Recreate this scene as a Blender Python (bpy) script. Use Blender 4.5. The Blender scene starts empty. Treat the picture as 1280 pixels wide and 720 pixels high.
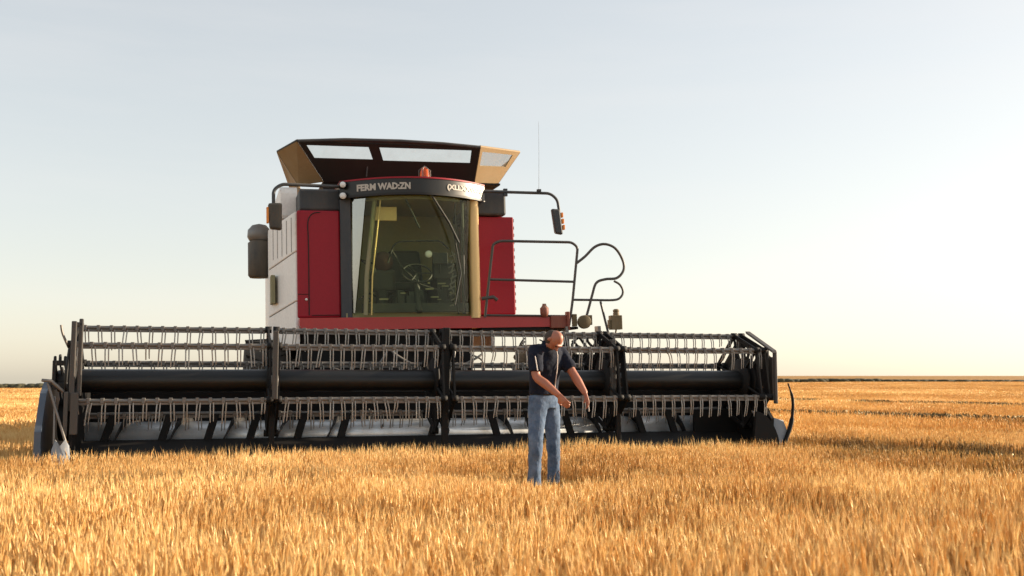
import bpy, math, random
from mathutils import Vector, Matrix, noise
random.seed(7)
R = math.radians
S = bpy.context.scene
COL = S.collection

# ------------------------------------------------------------------ materials
MATS = {}
def nt(name):
    m = bpy.data.materials.new(name); m.use_nodes = True
    t = m.node_tree; t.nodes.clear()
    out = t.nodes.new('ShaderNodeOutputMaterial')
    return m, t, out
def paint(name, col, rough=.45, metal=0., dust=.25, dustcol=(.42, .33, .22), bump=.15, scale=3., spec=.5, coat=0., var=.15):
    """painted / moulded surface with settled dust, grime streaks and a little unevenness"""
    m, t, out = nt(name); N = t.nodes; L = t.links
    p = N.new('ShaderNodeBsdfPrincipled'); L.new(p.outputs[0], out.inputs[0])
    tc = N.new('ShaderNodeTexCoord'); geo = N.new('ShaderNodeNewGeometry')
    n1 = N.new('ShaderNodeTexNoise'); n1.inputs['Scale'].default_value = scale; n1.inputs['Detail'].default_value = 8; n1.inputs['Roughness'].default_value = .65
    mp = N.new('ShaderNodeMapping'); mp.inputs['Scale'].default_value = (1, 1, .35)
    L.new(tc.outputs['Object'], mp.inputs[0]); L.new(mp.outputs[0], n1.inputs[0])
    n2 = N.new('ShaderNodeTexNoise'); n2.inputs['Scale'].default_value = scale * 14; n2.inputs['Detail'].default_value = 4
    L.new(tc.outputs['Object'], n2.inputs[0])
    sx = N.new('ShaderNodeSeparateXYZ'); L.new(geo.outputs['Normal'], sx.inputs[0])
    up = N.new('ShaderNodeMapRange'); up.inputs[1].default_value = .2; up.inputs[2].default_value = 1.; up.inputs[3].default_value = 0; up.inputs[4].default_value = .55
    L.new(sx.outputs[2], up.inputs[0])
    r1 = N.new('ShaderNodeMapRange'); r1.inputs[1].default_value = .42; r1.inputs[2].default_value = .72; r1.inputs[3].default_value = 0; r1.inputs[4].default_value = dust
    L.new(n1.outputs[0], r1.inputs[0])
    ad = N.new('ShaderNodeMath'); ad.operation = 'ADD'; ad.use_clamp = True
    L.new(r1.outputs[0], ad.inputs[0])
    mu = N.new('ShaderNodeMath'); mu.operation = 'MULTIPLY'; mu.inputs[1].default_value = min(1, dust * 2.5)
    L.new(up.outputs[0], mu.inputs[0]); L.new(mu.outputs[0], ad.inputs[1])
    b0 = N.new('ShaderNodeMix'); b0.data_type = 'RGBA'
    b0.inputs[6].default_value = (*[c * (1 - var) for c in col], 1); b0.inputs[7].default_value = (*[min(1, c * (1 + var)) for c in col], 1)
    L.new(n2.outputs[0], b0.inputs[0])
    mx = N.new('ShaderNodeMix'); mx.data_type = 'RGBA'; mx.inputs[7].default_value = (*dustcol, 1)
    L.new(ad.outputs[0], mx.inputs[0]); L.new(b0.outputs[2], mx.inputs[6]); L.new(mx.outputs[2], p.inputs['Base Color'])
    rr = N.new('ShaderNodeMapRange'); rr.inputs[3].default_value = max(.05, rough - .08); rr.inputs[4].default_value = min(1, rough + .25)
    L.new(n1.outputs[0], rr.inputs[0]); L.new(rr.outputs[0], p.inputs['Roughness'])
    p.inputs['Metallic'].default_value = metal; p.inputs['Specular IOR Level'].default_value = spec
    p.inputs['Coat Weight'].default_value = coat
    bp = N.new('ShaderNodeBump'); bp.inputs['Strength'].default_value = bump; bp.inputs['Distance'].default_value = .01
    L.new(n1.outputs[0], bp.inputs['Height']); L.new(bp.outputs[0], p.inputs['Normal'])
    MATS[name] = m
    return m
def glass(name, tint=(.75, .8, .7), refl=1.0, dirt=.06):
    """thin sheet of glass: light passes straight, a Fresnel share is mirrored, a little dirt"""
    m, t, out = nt(name); N = t.nodes; L = t.links
    tr = N.new('ShaderNodeBsdfTransparent'); tr.inputs[0].default_value = (*tint, 1)
    gl = N.new('ShaderNodeBsdfGlossy'); gl.inputs['Roughness'].default_value = .03
    fr = N.new('ShaderNodeFresnel'); fr.inputs[0].default_value = 1.5
    mu = N.new('ShaderNodeMath'); mu.operation = 'MULTIPLY'; mu.inputs[1].default_value = refl; mu.use_clamp = True
    L.new(fr.outputs[0], mu.inputs[0])
    mx = N.new('ShaderNodeMixShader'); L.new(mu.outputs[0], mx.inputs[0]); L.new(tr.outputs[0], mx.inputs[1]); L.new(gl.outputs[0], mx.inputs[2])
    df = N.new('ShaderNodeBsdfDiffuse'); df.inputs[0].default_value = (.5, .42, .3, 1)
    no = N.new('ShaderNodeTexNoise'); no.inputs['Scale'].default_value = 6; no.inputs['Detail'].default_value = 6
    tc = N.new('ShaderNodeTexCoord'); L.new(tc.outputs['Object'], no.inputs[0])
    mr = N.new('ShaderNodeMapRange'); mr.inputs[1].default_value = .35; mr.inputs[2].default_value = .8; mr.inputs[3].default_value = dirt * .3; mr.inputs[4].default_value = dirt * 2
    L.new(no.outputs[0], mr.inputs[0])
    m2 = N.new('ShaderNodeMixShader'); L.new(mr.outputs[0], m2.inputs[0]); L.new(mx.outputs[0], m2.inputs[1]); L.new(df.outputs[0], m2.inputs[2])
    L.new(m2.outputs[0], out.inputs[0]); MATS[name] = m
    return m
paint('red', (.31, .006, .020), .42, dust=.05, dustcol=(.30, .16, .12), coat=.05, spec=.3, scale=2.2, bump=.08)
paint('red_beam', (.42, .008, .012), .30, dust=.04, dustcol=(.35, .15, .1), coat=.3, bump=.08)
paint('grey_paint', (.035, .042, .05), .5, dust=.12)
paint('black_paint', (.008, .008, .009), .42, dust=.08, dustcol=(.10, .08, .055), spec=.4)
paint('black_gloss', (.007, .008, .009), .3, dust=.05, dustcol=(.09, .07, .05), spec=.5)
paint('header_black', (.0045, .0045, .005), .6, dust=.10, dustcol=(.05, .038, .026), spec=.3)
paint('worn_steel', (.20, .19, .18), .42, metal=.6, dust=.3, dustcol=(.2, .15, .1), scale=5)
paint('tine_steel', (.38, .37, .35), .42, metal=.5, dust=.25, dustcol=(.34, .29, .22), scale=7)
paint('bar_steel', (.17, .165, .16), .42, metal=.4, dust=.3, dustcol=(.24, .20, .15), scale=7)
paint('galvanised', (.84, .89, .96), .28, metal=.5, dust=.25, dustcol=(.4, .33, .22), scale=6, bump=.35)
paint('white_panel', (.88, .84, .80), .4, dust=.08, scale=1.6)
paint('cream', (.72, .50, .22), .32, metal=.35, dust=.12, scale=4)
paint('tan_plastic', (.30, .20, .095), .6, dust=.3, scale=3)
paint('dark_liner', (.010, .006, .004), .7, dust=.08, dustcol=(.1, .07, .05))
paint('rubber', (.013, .013, .013), .85, dust=.35, dustcol=(.13, .10, .07), scale=4)
paint('tube_paint', (.055, .052, .05), .4, dust=.25, dustcol=(.12, .09, .06), scale=5)
paint('blue_grey', (.07, .10, .15), .4, dust=.2, dustcol=(.14, .14, .13), scale=4)
paint('pale_poly', (.20, .23, .27), .5, dust=.25, dustcol=(.35, .30, .22), scale=7)
paint('khaki', (.27, .255, .145), .8, dust=.1)
paint('cab_black', (.022, .028, .024), .6, dust=.08)
paint('seat_cloth', (.04, .012, .01), .9, dust=.1)
paint('sticker', (.50, .47, .42), .5, dust=.15, scale=20)
paint('bronze_box', (.12, .085, .035), .6, dust=.3)
paint('housing', (.05, .045, .038), .55, dust=.2)
paint('rust_red', (.22, .05, .03), .6, dust=.3)
glass('glass', (.92, .97, .86), .28, .004)
glass('boosted_glass', (.5, .55, .5), 9., .02)  # mirrored share boosted for the bright strip at the windscreen edge
glass('clear_pane', (.95, .95, .93), .4, .04)
def simple(name, col, rough=.5, emit=None, trans=0, sss=0):
    m, t, out = nt(name); p = t.nodes.new('ShaderNodeBsdfPrincipled'); t.links.new(p.outputs[0], out.inputs[0])
    p.inputs['Base Color'].default_value = (*col, 1); p.inputs['Roughness'].default_value = rough
    p.inputs['Transmission Weight'].default_value = trans
    if sss: p.inputs['Subsurface Weight'].default_value = sss; p.inputs['Subsurface Radius'].default_value = (.02, .008, .004)
    n = t.nodes.new('ShaderNodeTexNoise'); n.inputs['Scale'].default_value = 30
    tc = t.nodes.new('ShaderNodeTexCoord'); t.links.new(tc.outputs['Object'], n.inputs[0])
    b = t.nodes.new('ShaderNodeBump'); b.inputs['Strength'].default_value = .15; t.links.new(n.outputs[0], b.inputs['Height']); t.links.new(b.outputs[0], p.inputs['Normal'])
    MATS[name] = m; return m
simple('amber', (.9, .30, .03), .25, trans=.2)
simple('beacon_amber', (.9, .16, .02), .2, trans=.5)
simple('lens', (.8, .8, .78), .12)
simple('mirror_glass', (.6, .6, .6), .05).node_tree.nodes['Principled BSDF'].inputs['Metallic'].default_value = 1

def cloth(name, a, b, scale, rough=.9, weave=250):
    m, t, out = nt(name); N = t.nodes; L = t.links
    p = N.new('ShaderNodeBsdfPrincipled'); L.new(p.outputs[0], out.inputs[0]); p.inputs['Roughness'].default_value = rough
    p.inputs['Sheen Weight'].default_value = .03; p.inputs['Specular IOR Level'].default_value = .2
    tc = N.new('ShaderNodeTexCoord'); n = N.new('ShaderNodeTexNoise'); n.inputs['Scale'].default_value = scale; n.inputs['Detail'].default_value = 6; n.inputs['Roughness'].default_value = .7
    L.new(tc.outputs['Object'], n.inputs[0])
    mr = N.new('ShaderNodeMapRange'); mr.inputs[1].default_value = .35; mr.inputs[2].default_value = .68; L.new(n.outputs[0], mr.inputs[0])
    mx = N.new('ShaderNodeMix'); mx.data_type = 'RGBA'; mx.inputs[6].default_value = (*a, 1); mx.inputs[7].default_value = (*b, 1)
    L.new(mr.outputs[0], mx.inputs[0]); L.new(mx.outputs[2], p.inputs['Base Color'])
    n2 = N.new('ShaderNodeTexNoise'); n2.inputs['Scale'].default_value = 14; n2.inputs['Detail'].default_value = 3; L.new(tc.outputs['Object'], n2.inputs[0])
    bp = N.new('ShaderNodeBump'); bp.inputs['Strength'].default_value = .6; bp.inputs['Distance'].default_value = .02
    L.new(n2.outputs[0], bp.inputs['Height']); L.new(bp.outputs[0], p.inputs['Normal'])
    MATS[name] = m
cloth('navy_cloth', (.006, .008, .017), (.011, .016, .034), 8)
cloth('denim', (.045, .08, .145), (.15, .21, .31), 6)
cloth('leather', (.07, .045, .03), (.14, .09, .05), 12, .7)
simple('skin', (.36, .14, .085), .5, sss=.12)
simple('hair', (.05, .035, .025), .8)
simple('paper', (.8, .72, .66), .7)

# ------------------------------------------------------------------ mesh builder
class MB:
    def __init__(s, xf=None): s.v = []; s.f = []; s.sm = []; s.xf = xf
    def add(s, vs, fs, smooth=False):
        o = len(s.v); s.v += [tuple(p) for p in vs]
        for f in fs: s.f.append(tuple(i + o for i in f)); s.sm.append(smooth)
        return s
    def box(s, x0, x1, y0, y1, z0, z1):
        if x0 > x1: x0, x1 = x1, x0
        if y0 > y1: y0, y1 = y1, y0
        if z0 > z1: z0, z1 = z1, z0
        v = [(x, y, z) for x in (x0, x1) for y in (y0, y1) for z in (z0, z1)]
        return s.add(v, [(0, 1, 3, 2), (4, 6, 7, 5), (0, 4, 5, 1), (2, 3, 7, 6), (0, 2, 6, 4), (1, 5, 7, 3)])
    def hexa(s, bot, top):
        v = list(bot) + list(top)
        return s.add(v, [(3, 2, 1, 0), (4, 5, 6, 7), (0, 1, 5, 4), (1, 2, 6, 5), (2, 3, 7, 6), (3, 0, 4, 7)])
    def prism(s, poly, axis, lo, hi, smooth=False):
        """poly in the two other axes (in order), extruded along axis"""
        def mk(p, q, w):
            return {'x': (w, p, q), 'y': (p, w, q), 'z': (p, q, w)}[axis]
        n = len(poly); v = [mk(p, q, lo) for p, q in poly] + [mk(p, q, hi) for p, q in poly]
        s.add(v, [tuple(range(n - 1, -1, -1)), tuple(range(n, 2 * n))])
        s.add(v, [(i, (i + 1) % n, n + (i + 1) % n, n + i) for i in range(n)], smooth)
        return s
    def tube(s, path, r, n=8, closed=False, flat=1.0):
        P = [Vector(p) for p in path]; m = len(P); rr = r if isinstance(r, (list, tuple)) else [r] * m
        vs = []; up = None
        for i in range(m):
            if closed: t = (P[(i + 1) % m] - P[i - 1])
            else: t = P[min(i + 1, m - 1)] - P[max(i - 1, 0)]
            t.normalize()
            if up is None:
                up = Vector((0, 0, 1)) if abs(t.z) < .9 else Vector((1, 0, 0))
            a = (up - t * up.dot(t)).normalized(); b = t.cross(a); up = a
            for k in range(n):
                w = 2 * math.pi * k / n
                vs.append(P[i] + a * math.cos(w) * rr[i] + b * math.sin(w) * rr[i] * flat)
        fs = []
        rng = m if closed else m - 1
        for i in range(rng):
            j = (i + 1) % m
            for k in range(n):
                l = (k + 1) % n
                fs.append((i * n + k, i * n + l, j * n + l, j * n + k))
        s.add(vs, fs, True)
        if not closed:
            s.add(vs[:n], [tuple(range(n - 1, -1, -1))]); s.add(vs[-n:], [tuple(range(n))])
        return s
    def ring(s, c, ax, prof, n=24):
        """surface of revolution about axis ax ('x','y','z') through c; prof = [(along, radius)]"""
        vs = []
        for (h, r) in prof:
            for k in range(n):
                w = 2 * math.pi * k / n; p, q = r * math.cos(w), r * math.sin(w)
                d = {'x': (h, p, q), 'y': (p, h, q), 'z': (p, q, h)}[ax]
                vs.append((c[0] + d[0], c[1] + d[1], c[2] + d[2]))
        fs = [(i * n + k, i * n + (k + 1) % n, (i + 1) * n + (k + 1) % n, (i + 1) * n + k) for i in range(len(prof) - 1) for k in range(n)]
        s.add(vs, fs, True)
        return s
    def sheet(s, rows, th, direction=(0, 1, 0)):
        """grid of points given a real thickness th along direction"""
        d = Vector(direction) * th; m, n = len(rows), len(rows[0])
        a = [Vector(p) for r in rows for p in r]; b = [p + d for p in a]; K = m * n
        fs = []
        for i in range(m - 1):
            for j in range(n - 1):
                q = (i * n + j, i * n + j + 1, (i + 1) * n + j + 1, (i + 1) * n + j)
                fs.append(q); fs.append(tuple(K + x for x in reversed(q)))
        s.add(a + b, fs, True)
        e = []
        per = [j for j in range(n)] + [i * n + n - 1 for i in range(1, m)] + [(m - 1) * n + j for j in range(n - 2, -1, -1)] + [i * n for i in range(m - 2, 0, -1)]
        for i in range(len(per)):
            x, y = per[i], per[(i + 1) % len(per)]; e.append((x, y, K + y, K + x))
        s.add(a + b, e)
        return s
    def build(s, name, mat, parent=None, bevel=0, off=(0, 0, 0), solid=0):
        me = bpy.data.meshes.new(name)
        vs = s.v
        if s.xf: vs = [s.xf(*p) for p in vs]
        vs = [(p[0] - off[0], p[1] - off[1], p[2] - off[2]) for p in vs]
        me.from_pydata(vs, [], s.f); me.polygons.foreach_set('use_smooth', s.sm); me.update()
        import bmesh
        bm = bmesh.new(); bm.from_mesh(me); bmesh.ops.recalc_face_normals(bm, faces=bm.faces); bm.to_mesh(me); bm.free()
        o = bpy.data.objects.new(name, me); COL.objects.link(o)
        if mat: me.materials.append(MATS[mat] if isinstance(mat, str) else mat)
        if bevel:
            b = o.modifiers.new('bevel', 'BEVEL'); b.width = bevel; b.segments = 2; b.limit_method = 'ANGLE'; b.angle_limit = R(50)
        if parent: o.parent = parent
        return o
def tag(o, label=None, cat=None, group=None, kind=None):
    if label: o['label'] = label
    if cat: o['category'] = cat
    if group: o['group'] = group
    if kind: o['kind'] = kind
    return o
def smoothpath(P, k=5):
    """Catmull-Rom through the points"""
    P = [Vector(p) for p in P]; out = []
    for i in range(len(P) - 1):
        a = P[max(i - 1, 0)]; b = P[i]; c = P[i + 1]; d = P[min(i + 2, len(P) - 1)]
        for j in range(k):
            t = j / k
            out.append(.5 * ((2 * b) + (c - a) * t + (2 * a - 5 * b + 4 * c - d) * t * t + (3 * b - a - 3 * c + d) * t ** 3))
    out.append(P[-1]); return out
def roundpath(P, r=.08, k=4):
    """polyline with rounded corners"""
    P = [Vector(p) for p in P]; out = [P[0]]
    for i in range(1, len(P) - 1):
        a, b, c = P[i - 1], P[i], P[i + 1]
        u = (a - b); v = (c - b); rr = min(r, u.length * .45, v.length * .45)
        p, q = b + u.normalized() * rr, b + v.normalized() * rr
        for j in range(k + 1):
            t = j / k; out.append((1 - t) ** 2 * p + 2 * t * (1 - t) * b + t * t * q)
    out.append(P[-1]); return out

# ------------------------------------------------------------------ frame of the machine
# machine-local metres: x along the header (left to right), y backwards, z up
TH = R(16.5); AX, AY = -5.256, 12.0
CX, CY = 4.5, 2.5                      # root of the combine
def world(x, y): return (AX + x * math.cos(TH) - y * math.sin(TH), AY + x * math.sin(TH) + y * math.cos(TH))
def local(X, Y):
    dx, dy = X - AX, Y - AY
    return dx * math.cos(TH) + dy * math.sin(TH), -dx * math.sin(TH) + dy * math.cos(TH)
ROLL = R(1.7)                          # the chassis leans slightly on the uneven ground
def body_xf(x, y, z):
    da, dz = x - 4.5, z - 1.9; c, s = math.cos(ROLL), math.sin(ROLL)
    return (4.5 + da * c - dz * s - CX, y - CY, 1.9 + da * s + dz * c)
def head_xf(x, y, z): return (x - CX, y - CY, z)
def B(): return MB(body_xf)
def Hd(): return MB(head_xf)

rx, ry = world(CX, CY)
combine = bpy.data.objects.new('combine_harvester', None); COL.objects.link(combine)
combine.location = (rx, ry, 0); combine.rotation_euler = (0, 0, TH)
tag(combine, 'large red combine harvester with wide black reel header parked in the golden grain field', 'combine harvester')

# ================================================================== HEADER
ZC, RR = 1.12, .66
def bat_pos(k):
    w = R(100 - 60 * k); return (-math.cos(w) * RR, ZC + math.sin(w) * RR)
SECT = [(.04, 2.22), (2.40, 4.36), (4.58, 6.76), (6.94, 9.0)]
XL, XR = .02, 9.08
# frame: back sheet, top beam, floor, lower lip (the part object itself)
m = Hd()
m.prism([(1.20, .22), (1.20, 1.20), (1.12, 1.24), (1.06, 1.18), (1.10, .5), (1.0, .2), (.75, .08), (.45, .10), (-.30, .12), (-.36, .15), (-.30, .17), (.42, .16), (.72, .13), (.95, .22)][::-1] and
        [(1.26, .22), (1.26, 1.22), (1.08, 1.22), (1.08, .45), (.95, .20), (.75, .12), (.42, .14), (-.32, .13), (-.32, .09), (.75, .05), (1.1, .10)], 'x', XL, XR)
m.box(XL, XR, 1.0, 1.3, 1.16, 1.23)
header = m.build('header', 'header_black', combine)
# reel tube
m = Hd()
for (a, b) in SECT:
    m.tube([(a - .03, 0, ZC), (b + .03, 0, ZC)], .142, 20)
m.tube([(-.1, 0, ZC), (9.12, 0, ZC)], .05, 10)
m.build('reel_tube', 'black_gloss', header)
# bats and tines
tines = []
for si, (a, b) in enumerate(SECT):
    for k in (0, 1, 2, 4, 5):
        y, z = bat_pos(k)
        m = Hd()
        sag = random.uniform(-.008, .008)
        pts = [(a + (b - a) * t, y, z + sag * math.sin(math.pi * t)) for t in (0, .25, .5, .75, 1)]
        m.tube(pts, .024, 8)
        m.box(a, b, y - .008, y + .012, z - .052, z + .004)
        for q in range(15):                       # spring coils clamped along the bar
            x = a + .05 + q * (b - a - .1) / 14
            m.box(x - .02, x + .02, y - .034, y + .034, z - .034, z + .03)
        m.build('reel_bat', 'bar_steel', header, bevel=.004)
        for q in range(15):
            x = a + .05 + q * (b - a - .1) / 14
            bend = random.gauss(0, .012); fl = random.gauss(0, .014); ln = random.uniform(.20, .245) * (.75 if k == 4 else 1)
            if random.random() < .05: bend *= 3
            if random.random() < .06: ln *= .6
            t = ((-k) % 6 in (2, 3), x, y)
            tines.append((si, k, x, [(x, y - .012, z - .03), (x + bend * .4, y - .026 + fl * .3, z - .11), (x + bend, y - .004 + fl, z - .04 - ln)]))
tines.sort(key=lambda t: (0 if t[1] in (0, 1, 2) else 1, t[2]))
for i, (si, k, x, p) in enumerate(tines[:99]):
    m = Hd(); m.tube(p, [.009, .008, .007], 6); m.tube([(a_ + .036, b_ + .01, c_ + .012) for a_, b_, c_ in p], [.009, .008, .006], 6); m.build('tine', 'tine_steel', header)
m = Hd()
for (si, k, x, p) in tines[99:]: m.tube(p, [.009, .008, .007], 6); m.tube([(a_ + .036, b_ + .01, c_ + .012) for a_, b_, c_ in p], [.009, .008, .006], 6)
tag(m.build('tine', 'tine_steel', header), kind='stuff')
# spiders in the gaps, end plates and the arms that carry the reel
def spider(x, full=False, name='reel_spider'):
    m = Hd(); P = [bat_pos(k) for k in range(6)]
    for k in range(6):
        y0, z0 = P[k]; y1, z1 = P[(k + 1) % 6]
        d = Vector((0, y1 - y0, z1 - z0)); n = Vector((0, -d.z, d.y)).normalized() * .03
        m.hexa([(x - .012, y0 - n.y, z0 - n.z), (x + .012, y0 - n.y, z0 - n.z), (x + .012, y1 - n.y, z1 - n.z), (x - .012, y1 - n.y, z1 - n.z)],
               [(x - .012, y0 + n.y, z0 + n.z), (x + .012, y0 + n.y, z0 + n.z), (x + .012, y1 + n.y, z1 + n.z), (x - .012, y1 + n.y, z1 + n.z)])
        m.tube([(x, 0, ZC), (x, y0, z0)], .02, 6)
        m.ring((x, y0, z0), 'x', [(-.04, .001), (-.04, .045), (.04, .045), (.04, .001)], 10)
    m.ring((x, 0, ZC), 'x', [(-.02, .001), (-.02, .30), (.02, .30), (.02, .001)], 24)
    if full:   # pressed plate with punched openings
        for k in range(6):
            y0, z0 = P[k]; y1, z1 = P[(k + 1) % 6]
            c = Vector((x, 0, ZC)); A = Vector((x, y0, z0)); Bq = Vector((x, y1, z1))
            for (f0, f1, g0, g1) in ((.3, .98, .0, .16), (.3, .98, .84, 1.), (.3, .58, .16, .84), (.80, .98, .16, .84), (.58, .8, .30, .42), (.58, .8, .58, .70)):
                def q(f, g): return c + ((A - c) * (1 - g) + (Bq - c) * g) * f
                pts = [q(f0, g0), q(f1, g0), q(f1, g1), q(f0, g1)]
                e = Vector((.008, 0, 0)); m.hexa([p - e for p in pts], [p + e for p in pts])
    return m.build(name, 'header_black', header)
for x in (2.26, 4.40, 4.54, 6.80): spider(x)
spider(2.36, True); spider(6.90, True)
spider(9.04, True, 'reel_end_plate'); spider(8.92); spider(.02)
def arm(x, w=.03, zt=1.74, y0=-.10, mat='tube_paint'):
    m = Hd()
    m.box(x - w, x + w, y0 - .05, y0 + .05, ZC - .22, zt)
    m.hexa([(x - w * .8, y0, ZC - .12), (x + w * .8, y0, ZC - .12), (x + w * .8, 1.15, 1.02), (x - w * .8, 1.15, 1.02)],
           [(x - w * .8, y0, ZC + .02), (x + w * .8, y0, ZC + .02), (x + w * .8, 1.15, 1.2), (x - w * .8, 1.15, 1.2)])
    m.ring((x, y0 + .05, ZC), 'x', [(-w - .01, .001), (-w - .01, .07), (w + .01, .07), (w + .01, .001)], 16)
    return m.build('reel_arm', mat, header, bevel=.01)
arm(2.31, .032, 1.72, -.72); arm(6.83, .034, 1.68, -.30)
arm(4.46, .045, 1.80, -.45, 'header_black')
# lower posts below each arm
for x, w in ((2.30, .035), (4.47, .045), (6.87, .035)):
    Hd().box(x - w, x + w, -.40, -.34, .12, .93).box(x - w * .7, x + w * .7, -.38, .2, .13, .2).build('lower_post', 'header_black', header, bevel=.008)
# auger: tube, two helical flights, retracting fingers
AYC, AZC = .72, .40
m = Hd(); m.ring((0, AYC, AZC), 'x', [(XL + .02, .001), (XL + .02, .195), (XR - .02, .195), (XR - .02, .001)], 36)
auger = m.build('auger', 'galvanised', header)
def flight(x0, x1, hand, r0=.19, r1=.31, pitch=.66):
    turns = abs(x1 - x0) / pitch; n = int(turns * 36); rows = [[], []]
    m = Hd(); vs = []; fs = []
    for i in range(n + 1):
        w = hand * 2 * math.pi * turns * i / n + .6; x = x0 + (x1 - x0) * i / n
        for r, e in ((r0, -.012), (r1, -.006), (r1, .006), (r0, .012)):
            vs.append((x + e, AYC + r * math.cos(w), AZC + r * math.sin(w)))
    for i in range(n):
        for k in range(4):
            fs.append((i * 4 + k, i * 4 + (k + 1) % 4, i * 4 + 4 + (k + 1) % 4, i * 4 + 4 + k))
    m.add(vs, fs, False)
    return m.build('auger_flight', 'black_paint', header)
flight(.05, 3.55, -1); flight(5.35, 9.1, 1)
for i in range(12):
    x = 3.65 + i * .15; w = 1.6 + i * 1.1
    m = Hd(); m.tube([(x, AYC + .15 * math.cos(w), AZC + .15 * math.sin(w)), (x, AYC + .34 * math.cos(w), AZC + .34 * math.sin(w))], .009, 6)
    m.build('auger_finger', 'worn_steel', header)
# dark wedge plates that strip the crop off the auger
for i, x in enumerate([.28, .95, 1.5, 2.02, 2.62, 3.18, 4.40, 5.42, 5.95, 6.50, 7.1, 7.6, 8.1]):
    sgn = -1 if x < 4.5 else 1
    m = Hd(); w = .05
    m.hexa([(x - w, .30, .20), (x + w, .30, .20), (x + w, .36, .20), (x - w, .36, .20)],
           [(x - w - sgn * .14, .36, .70), (x + w - sgn * .14, .36, .70), (x + w - sgn * .14, .42, .70), (x - w - sgn * .14, .42, .70)])
    m.build('stripper_plate', 'header_black', header, bevel=.006)
m = Hd(); m.box(8.35, 9.06, .30, .36, .18, .70); m.build('side_shield', 'header_black', header, bevel=.01)
# cutter bar with guards
m = Hd(); m.box(XL, XR, -.42, -.30, .10, .15)
for i in range(121):
    x = .04 + i * .0762
    m.hexa([(x - .014, -.42, .10), (x + .014, -.42, .10), (x + .014, -.36, .10), (x - .014, -.36, .10)][:2] + [(x + .014, -.36, .09), (x - .014, -.36, .09)],
           [(x - .006, -.52, .13), (x + .006, -.52, .13), (x + .012, -.36, .155), (x - .012, -.36, .155)])
m.build('cutter_bar', 'black_paint', header)
m = Hd()
m.hexa([(XL, -.28, .16), (XR, -.28, .16), (XR, .36, .20), (XL, .36, .20)], [(XL, -.26, .20), (XR, -.26, .20), (XR, .36, .385), (XL, .36, .385)])
m.build('feed_floor', 'header_black', header)
def Hl(): return MB(lambda x, y, z: head_xf(x + .10, y, z))
# left end: tall bluish end shield, drive gear, struts, pale divider point
def endshape(): return [(-.75, .12), (-.72, .55), (-.45, .98), (-.15, 1.13), (1.25, 1.16), (1.25, .15), (.2, .08)]
Hl().prism(endshape(), 'x', -.40, -.33).build('end_shield', 'blue_grey', header, bevel=.015)
Hl().prism([(y * .96, z * .97 + .01) for y, z in endshape()], 'x', -.05, -.02).build('end_wall', 'header_black', header)
m = Hl(); m.tube([(-.28, -.72, 1.10), (-.06, -.82, .44)], .016, 6); m.tube([(-.20, -.72, .95), (-.18, -.82, .42)], .013, 6)
m.tube([(-.12, -.70, 1.0), (-.24, -.76, 1.12), (-.34, -.72, 1.13)], .02, 6); m.build('divider_strut', 'worn_steel', header)
m = Hl(); m.sheet([[(-.20, -.84, .36), (-.16, -.87, .47), (-.11, -.87, .40), (-.06, -.87, .47), (-.02, -.85, .40)],
                   [(-.20, -.90, .28), (-.15, -.95, .29), (-.10, -.95, .29), (-.05, -.94, .28), (-.0, -.90, .27)],
                   [(-.15, -.98, .08), (-.13, -1.0, .07), (-.09, -1.0, .07), (-.05, -1.0, .07), (-.02, -.98, .08)]], .03)
m.build('divider_point', 'pale_poly', header)
m = Hl()
m.box(-.30, -.06, -.30, .15, 1.02, 1.10); m.box(-.31, -.27, -.25, -.15, 1.06, 1.36); m.box(-.31, -.06, -.24, -.18, 1.30, 1.36)
for i in range(5): m.ring((-.29 + i * .055, -.2, 1.38), 'z', [(-.02, .018), (.03 + .02 * (i % 2), .016), (.035 + .02 * (i % 2), .001)], 8)
for i in range(4): m.tube([(-.28 + i * .05, -.2, 1.3), (-.26 + i * .05, -.12, 1.15), (-.2 + i * .03, -.2, .85)], .012, 6)
m.ring((-.17, -.05, 1.12), 'x', [(-.1, .001), (-.1, .13), (.1, .13), (.1, .001)], 18)
m.ring((-.17, .1, .66), 'x', [(-.08, .001), (-.08, .26), (.08, .26), (.08, .001)], 22)
m.tube([(-.12, -.3, 1.5), (-.14, -.35, 1.25), (-.16, -.3, .95), (-.14, -.2, .7)], .022, 8)
m.tube([(-.2, -.3, 1.28), (-.08, -.35, .9), (-.04, -.3, .6)], .016, 8)
m.build('reel_drive', 'black_paint', header, bevel=.006)
m = Hl(); m.box(-.055, .0, -.76, -.70, .78, 1.80); m.box(.02, .065, -.72, -.67, .95, 1.83); m.box(-.05, .06, -.72, -.6, 1.74, 1.79)
m.build('reel_arm', 'tube_paint', header, bevel=.01)
m = Hl(); m.box(-.10, -.055, -.80, -.76, .50, 1.0); m.box(-.03, .05, -.80, -.74, .52, .99); m.build('lower_post', 'tube_paint', header, bevel=.008)
m = Hl(); m.tube(smoothpath([(-.24, -.2, 1.78), (-.22, -.2, 1.68), (-.15, -.2, 1.52), (-.08, -.25, 1.42)]), .014, 6); m.build('hose', 'worn_steel', header)
def Hs(): return MB(lambda x, y, z: head_xf(x - .16, y, z))
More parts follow.
